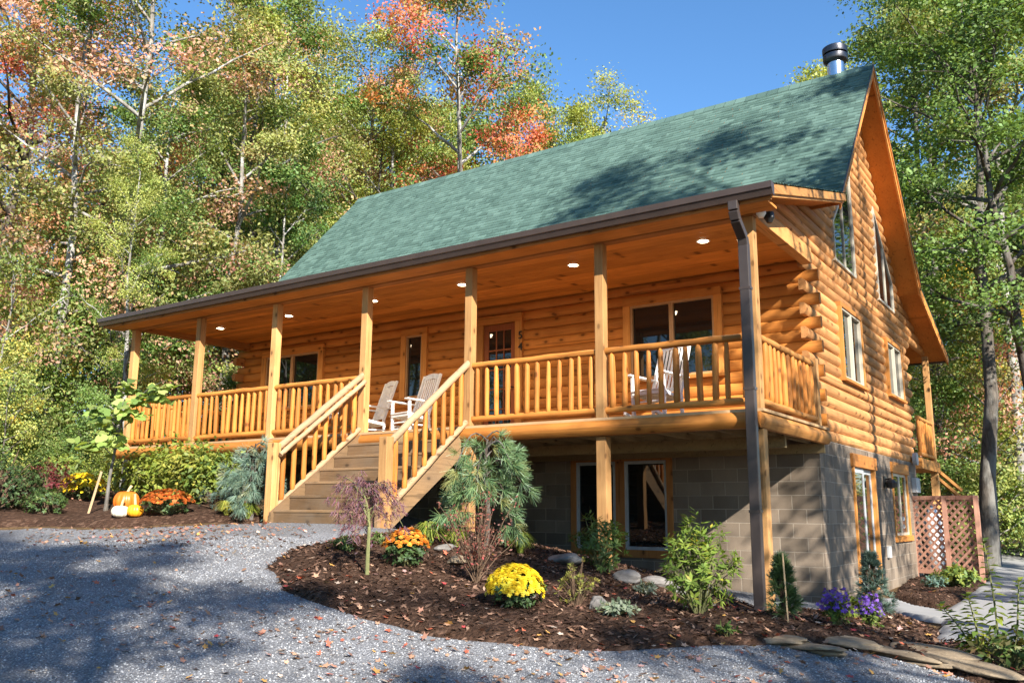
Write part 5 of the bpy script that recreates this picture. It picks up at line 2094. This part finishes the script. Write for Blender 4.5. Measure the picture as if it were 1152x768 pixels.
KINDS = {
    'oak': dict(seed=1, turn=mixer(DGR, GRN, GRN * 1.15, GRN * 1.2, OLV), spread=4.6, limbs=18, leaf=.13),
    'oak_b': dict(seed=2, turn=mixer(GRN, GRN, OLV, YGR), spread=4.2, limbs=17, base=.28, leaf=.125),
    'olive': dict(seed=3, turn=mixer(GRN, OLV, OLV, YGR, RUS), spread=4.4, limbs=17, leaf=.12),
    'rusty': dict(seed=4, turn=mixer(OLV, OLV, RUS, RUS * 1.1, ORA), spread=4.6, limbs=18, leaf=.12, per=105),
    'maple': dict(seed=5, turn=mixer(GRN, OLV, ORA, RED, RED * 1.1, ORA), spread=4.3, limbs=18, base=.30, leaf=.125, per=108),
    'orange': dict(seed=6, turn=mixer(OLV, ORA, RUS, ORA, RED), spread=4.2, limbs=19, leaf=.12, per=105),
    'scarlet': dict(seed=17, turn=mixer(OLV, ORA, RED, RED, RED * 1.1), spread=4.0, limbs=19, leaf=.13, per=105),
    'yellow': dict(seed=7, turn=mixer(OLV, YGR, YLW, YLW), spread=4.0, limbs=17, base=.22, leaf=.12),
    'limegreen': dict(seed=8, turn=mixer(GRN, YGR, YGR, OLV), spread=4.1, limbs=18, base=.18, leaf=.12),
    'sparse': dict(seed=9, turn=mixer(OLV, YGR, RUS, RUS), spread=4.4, limbs=17, per=40, leaf=.12, clus=.42),
    'airy': dict(seed=10, turn=mixer(GRN, OLV, YGR), spread=4.6, limbs=12, per=90, leaf=.16, clus=.36, subs=3),
    # young trees, leafy nearly to the ground (height 7)
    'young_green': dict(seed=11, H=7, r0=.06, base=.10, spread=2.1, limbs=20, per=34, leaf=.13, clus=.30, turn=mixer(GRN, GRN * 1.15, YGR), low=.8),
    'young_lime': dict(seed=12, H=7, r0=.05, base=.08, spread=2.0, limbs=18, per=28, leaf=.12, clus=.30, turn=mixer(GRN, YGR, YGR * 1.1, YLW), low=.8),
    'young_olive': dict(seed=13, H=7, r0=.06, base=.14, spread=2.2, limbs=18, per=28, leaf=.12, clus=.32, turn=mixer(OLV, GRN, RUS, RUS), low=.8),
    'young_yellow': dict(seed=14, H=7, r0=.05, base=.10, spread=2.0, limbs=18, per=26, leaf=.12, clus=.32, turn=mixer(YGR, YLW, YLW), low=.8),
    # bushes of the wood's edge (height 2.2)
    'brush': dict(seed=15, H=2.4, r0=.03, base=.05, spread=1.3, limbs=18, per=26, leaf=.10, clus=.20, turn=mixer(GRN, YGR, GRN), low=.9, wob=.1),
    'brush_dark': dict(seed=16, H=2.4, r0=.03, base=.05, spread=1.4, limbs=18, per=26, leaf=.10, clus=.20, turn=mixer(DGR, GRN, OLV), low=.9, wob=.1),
}
HREF = {}
PROTO = {}
for k, v in KINDS.items():
    HREF[k] = v.get('H', 18.0)
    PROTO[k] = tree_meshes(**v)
BARKED = {}


def trunk_of(kind, bark):
    if (kind, bark) not in BARKED:
        me = PROTO[kind][0].copy()
        me.name = 'trunk'
        me.materials.clear()
        me.materials.append(MATS[bark])
        BARKED[(kind, bark)] = me
    return BARKED[(kind, bark)]


for k in KINDS:
    PROTO[k][1].materials.append(MATS['leaf'])


def tree(kind, x, y, H, label, group=None, bark='bark', tint=(1, 1, 1), rz=None, thick=1.0, wide=1.0, name='tree', cat='tree', crown_z=1.0):
    z = gz(x, y)
    o = empty(name, (x, y, z), label, cat, group, random.uniform(0, 6.28) if rz is None else rz)
    s = H / HREF[kind]
    a = bpy.data.objects.new('trunk', trunk_of(kind, bark))
    b = bpy.data.objects.new('crown', PROTO[kind][1])
    for c in (a, b):
        COL.objects.link(c)
        c.parent = o
        c.color = (*tint, 1)
    o.scale = (s * wide, s * wide, s)
    if thick != 1.0:
        pass
    return o


def tree_px(kind, px, py, d, top, label, **kw):
    """a tree whose trunk is seen at (px, py), d metres away, its top reaching picture row `top`"""
    r = ray(px, py)
    h = math.hypot(r[0], r[1])
    x, y = CAM[0] + r[0] / h * d, CAM[1] + r[1] / h * d
    r2 = ray(px, top)
    zt = CAM[2] + r2[2] / math.hypot(r2[0], r2[1]) * d
    return tree(kind, x, y, zt - gz(x, y), label, **kw)


# trees one can tell apart
tree_px('rusty', 158, 250, 24.5, -150, 'tall pale trunked tree with forked bare upper limbs left of the cabin', bark='bark_pale', rz=.4)
tree_px('olive', 72, 250, 25, -60, 'pale trunked tree with reddish top near the left edge of the picture', bark='bark_pale', rz=2.0)
tree_px('maple', 516, 165, 34, -50, 'tall maple with red and orange top rising behind the left end of the ridge', bark='bark_pale', rz=1.1, wide=.92)
tree_px('limegreen', 148, 440, 20.5, 165, 'slender white trunked tree directly behind the leftmost porch post', bark='bark_pale', rz=2.2, wide=.8)
tree_px('oak_b', 178, 420, 25, 60, 'white trunked tree seen through the porch between the two leftmost posts', bark='bark_pale', rz=.2)
tree_px('olive', 253, 420, 27, 20, 'pale trunked tree just left of the cabin end wall', bark='bark_pale', rz=4.2)
tree_px('oak_b', 268, 290, 30, -40, 'dark twin trunked tree left of the end of the green roof', bark='bark_dark', rz=3.0)
tree_px('scarlet', 577, 180, 39, 138, 'small red maple peeping over the ridge right of the tall maple', bark='bark', rz=.9)
tree_px('limegreen', 632, 150, 43, 82, 'yellow green tree with rounded top behind the middle of the ridge', rz=.3)
tree_px('oak_b', 588, 150, 46, 96, 'green tree between the tall maple and the rounded yellow green tree', rz=1.3, tint=(1.1, 1.1, 1))
tree_px('limegreen', 690, 150, 47, 108, 'pale yellow green tree sloping down behind the ridge', rz=2.4, tint=(1.15, 1.05, 1))
tree_px('sparse', 728, 160, 50, 132, 'palest low tree top at the right end of the row behind the ridge', rz=4.0, tint=(1.3, 1.2, 1))
tree_px('limegreen', 912, 100, 46, 58, 'yellow green tree top behind the metal flue', rz=5.1, tint=(1.1, 1.05, 1))
tree_px('oak', 1090, 400, 25, -120, 'tallest thick grey trunked oak right of the cabin behind the lattice', bark='bark', rz=1.9, wide=1.05)
tree_px('oak_b', 1062, 330, 31, -40, 'dark forked tree close to the rear roof corner', bark='bark_dark', rz=.8)
tree_px('olive', 1128, 300, 29, -90, 'olive tree with pale crooked limbs at the right edge of the picture', bark='bark_pale', rz=3.3)
tree_px('yellow', 1040, 320, 40, 215, 'golden yellow tree glowing beside the rear roof corner', bark='bark_dark', rz=1.0, tint=(1.15, 1.0, .8))
tree_px('oak', 1165, 300, 24, -60, 'dark green oak cut by the right edge of the picture', bark='bark_dark', rz=4.4)
tree_px('yellow', 1118, 420, 36, 300, 'yellow understory tree behind the thick grey trunk', bark='bark', rz=2.7)
tree_px('rusty', 330, 100, 36, 12, 'rusty pink topped tree above the far end of the green roof', bark='bark_pale', rz=.3)
tree_px('orange', 20, 120, 28, -110, 'orange leaved tree in the upper left corner of the picture', bark='bark_dark', rz=1.7)
tree_px('olive', 420, 150, 38, 10, 'green and gold tree just left of the tall red maple', bark='bark_pale', rz=5.0, tint=(1.05, 1.1, 1))
tree_px('limegreen', 455, 190, 36, 92, 'light green tree touching the left end of the ridge', bark='bark_pale', rz=.7)

# the rest of the wood
KB = ['oak', 'oak_b', 'olive', 'rusty', 'rusty', 'limegreen', 'sparse', 'orange']
BK = ['bark', 'bark_pale', 'bark_dark', 'bark']
rs = np.random.RandomState(21)


def fill(n, px0, px1, d0, d1, top0, top1, kinds, label, group, name='tree', cat='tree', tints=None, mind=1.6, ok=None):
    put = []
    tries = 0
    while len(put) < n and tries < n * 60:
        tries += 1
        px, d = rs.uniform(px0, px1), rs.uniform(d0, d1)
        r = ray(px, 560)
        h = math.hypot(r[0], r[1])
        x, y = CAM[0] + r[0] / h * d, CAM[1] + r[1] / h * d
        if -14.6 < x < .9 and -2 < y < 14.2:
            continue
        if ok and not ok(x, y):
            continue
        if any(math.hypot(x - a, y - b) < mind for a, b in put):
            continue
        put.append((x, y))
        t = top0 + (top1 - top0) * rs.rand()
        r2 = ray(px, t)
        zt = CAM[2] + r2[2] / math.hypot(r2[0], r2[1]) * d
        tint = np.array([1, 1, 1]) * rs.uniform(.88, 1.15) * (1 + rs.normal(0, .05, 3))
        tree(kinds[rs.randint(len(kinds))], x, y, max(1.0, zt - gz(x, y)), label, group, BK[rs.randint(4)], tuple(tint), wide=rs.uniform(.85, 1.12), name=name, cat=cat)


fill(13, -90, 330, 26, 46, -60, 220, KB, 'autumn tree in the dense mixed wood left of the cabin', 'trees of the wood left of the cabin', mind=2.4)
fill(16, -120, 420, 44, 75, 60, 220, KB, 'distant tree deep in the wood left of the cabin', 'far trees left of the cabin', mind=3)
fill(8, 345, 520, 36, 60, 60, 200, ['oak_b', 'limegreen', 'olive', 'rusty'], 'tree behind the left end of the roof', 'trees behind the left roof end', mind=3)
fill(4, 1010, 1200, 28, 48, -40, 220, ['oak', 'oak_b', 'olive', 'yellow', 'limegreen'], 'green tree in the wood right of the cabin', 'trees of the wood right of the cabin', mind=2.5)
fill(12, 985, 1230, 46, 80, 150, 330, ['oak_b', 'yellow', 'limegreen', 'olive'], 'distant tree deep in the wood right of the cabin', 'far trees right of the cabin', mind=3)
YG = ['young_green', 'young_lime', 'young_olive', 'young_green', 'young_olive']
fill(30, -90, 300, 19.5, 32, 250, 440, YG, 'leafy young tree filling the edge of the wood behind the left bed', 'young trees behind the left bed', 'young_tree', 'young tree', mind=1.2, ok=lambda x, y: x < -14.5)
fill(14, 1010, 1210, 27, 42, 330, 500, YG + ['young_yellow', 'young_yellow'], 'yellow green young tree behind the lattice screen', 'young trees right of the cabin', 'young_tree', 'young tree', mind=1.3)
fill(26, -100, 260, 18, 26, 470, 525, ['brush', 'brush_dark'], 'low leafy bush at the foot of the wood behind the left bed', 'bushes behind the left bed', 'woodland_bush', 'bush', mind=.9, ok=lambda x, y: x < -13.8 and math.hypot(x + 12.5, y + 1.5) > 2.5)
fill(14, 1040, 1220, 27, 38, 520, 560, ['brush', 'brush_dark'], 'low bush on the forest floor behind the lattice screen', 'bushes right of the cabin', 'woodland_bush', 'bush', mind=1.0)

# trees behind the photographer: they throw the dappled shade and stand in the window reflections
SHADE = [('airy', 8.6, .6, 16.5), ('airy', 12.5, 6, 13), ('airy', 9.6, -3.6, 18), ('airy', 8, -14.5, 11), ('airy', 12, -19.5, 16), ('airy', 12.5, -11.5, 12),
         ('airy', 5.5, -17, 11.5), ('airy', 9, 4.5, 12), ('airy', 10.8, -8.0, 12), ('airy', 9.5, -19, 13), ('airy', 6.8, -12.9, 9.5), ('airy', 11, -13, 8.5), ('airy', 9.2, -14.4, 12.3)]
for i, (k, x, y, h) in enumerate(SHADE):
    tree(k, x, y, h, 'tree outside the picture that shades the driveway and gable', 'trees shading the scene from outside the picture', rz=i * 1.3)
for i, (k, x, y, h) in enumerate([('oak_b', -13, -22, 15), ('limegreen', -9, -24, 15), ('olive', -18, -19, 16), ('limegreen', -23, -15, 15), ('oak_b', -28, -13, 17), ('limegreen', -31, -19, 20), ('olive', -25, -22, 19),
                                  ('oak_b', -16, -28, 20), ('young_green', -10, -19, 8), ('young_lime', -14, -18, 8), ('young_green', -19, -14, 8), ('young_lime', -23, -11.5, 7), ('young_green', -27, -11, 8), ('young_lime', -7, -22, 8), ('young_green', -31, -14, 9)]):
    tree(k, x, y, h, 'tree outside the picture mirrored in the porch windows', 'trees mirrored in the windows', rz=i * 1.7)

# ------------------------------------------------------------------ light
SUN = Vector((1.46, -1.0, 1.0)).normalized()     # towards the sun
ELEV = math.asin(SUN.z)
w = bpy.data.worlds.new('World')
sc.world = w
w.use_nodes = True
nt = w.node_tree
bg = nt.nodes['Background']
sky = nt.nodes.new('ShaderNodeTexSky')
sky.sky_type = 'NISHITA'
sky.sun_disc = False
sky.sun_elevation = ELEV
sky.sun_rotation = math.atan2(SUN.x, SUN.y)
sky.air_density = 1.0
sky.dust_density = .0
sky.ozone_density = 3.5
hs = nt.nodes.new('ShaderNodeHueSaturation')
hs.inputs['Saturation'].default_value = 1.15
hs.inputs['Value'].default_value = 1.0
nt.links.new(sky.outputs[0], hs.inputs['Color'])
nt.links.new(hs.outputs[0], bg.inputs[0])
bg.inputs[1].default_value = .09
ld = bpy.data.lights.new('sun', 'SUN')
ld.energy = 5.0
ld.angle = math.radians(.53)
ld.color = (1, .93, .82)
lo = bpy.data.objects.new('sun', ld)
COL.objects.link(lo)
lo.rotation_euler = (-SUN).to_track_quat('-Z', 'Y').to_euler()

sc.view_settings.view_transform = 'Standard'
sc.view_settings.look = 'None'
sc.view_settings.exposure = 1.47
sc.view_settings.gamma = 1
sc.view_settings.use_curve_mapping = False
sc.render.engine = 'CYCLES'
sc.cycles.max_bounces = 5
sc.cycles.diffuse_bounces = 4
sc.cycles.glossy_bounces = 3
sc.cycles.transmission_bounces = 3
sc.cycles.transparent_max_bounces = 4
sc.cycles.use_denoising = True
sc.cycles.sample_clamp_indirect = 6
sc.render.use_persistent_data = False
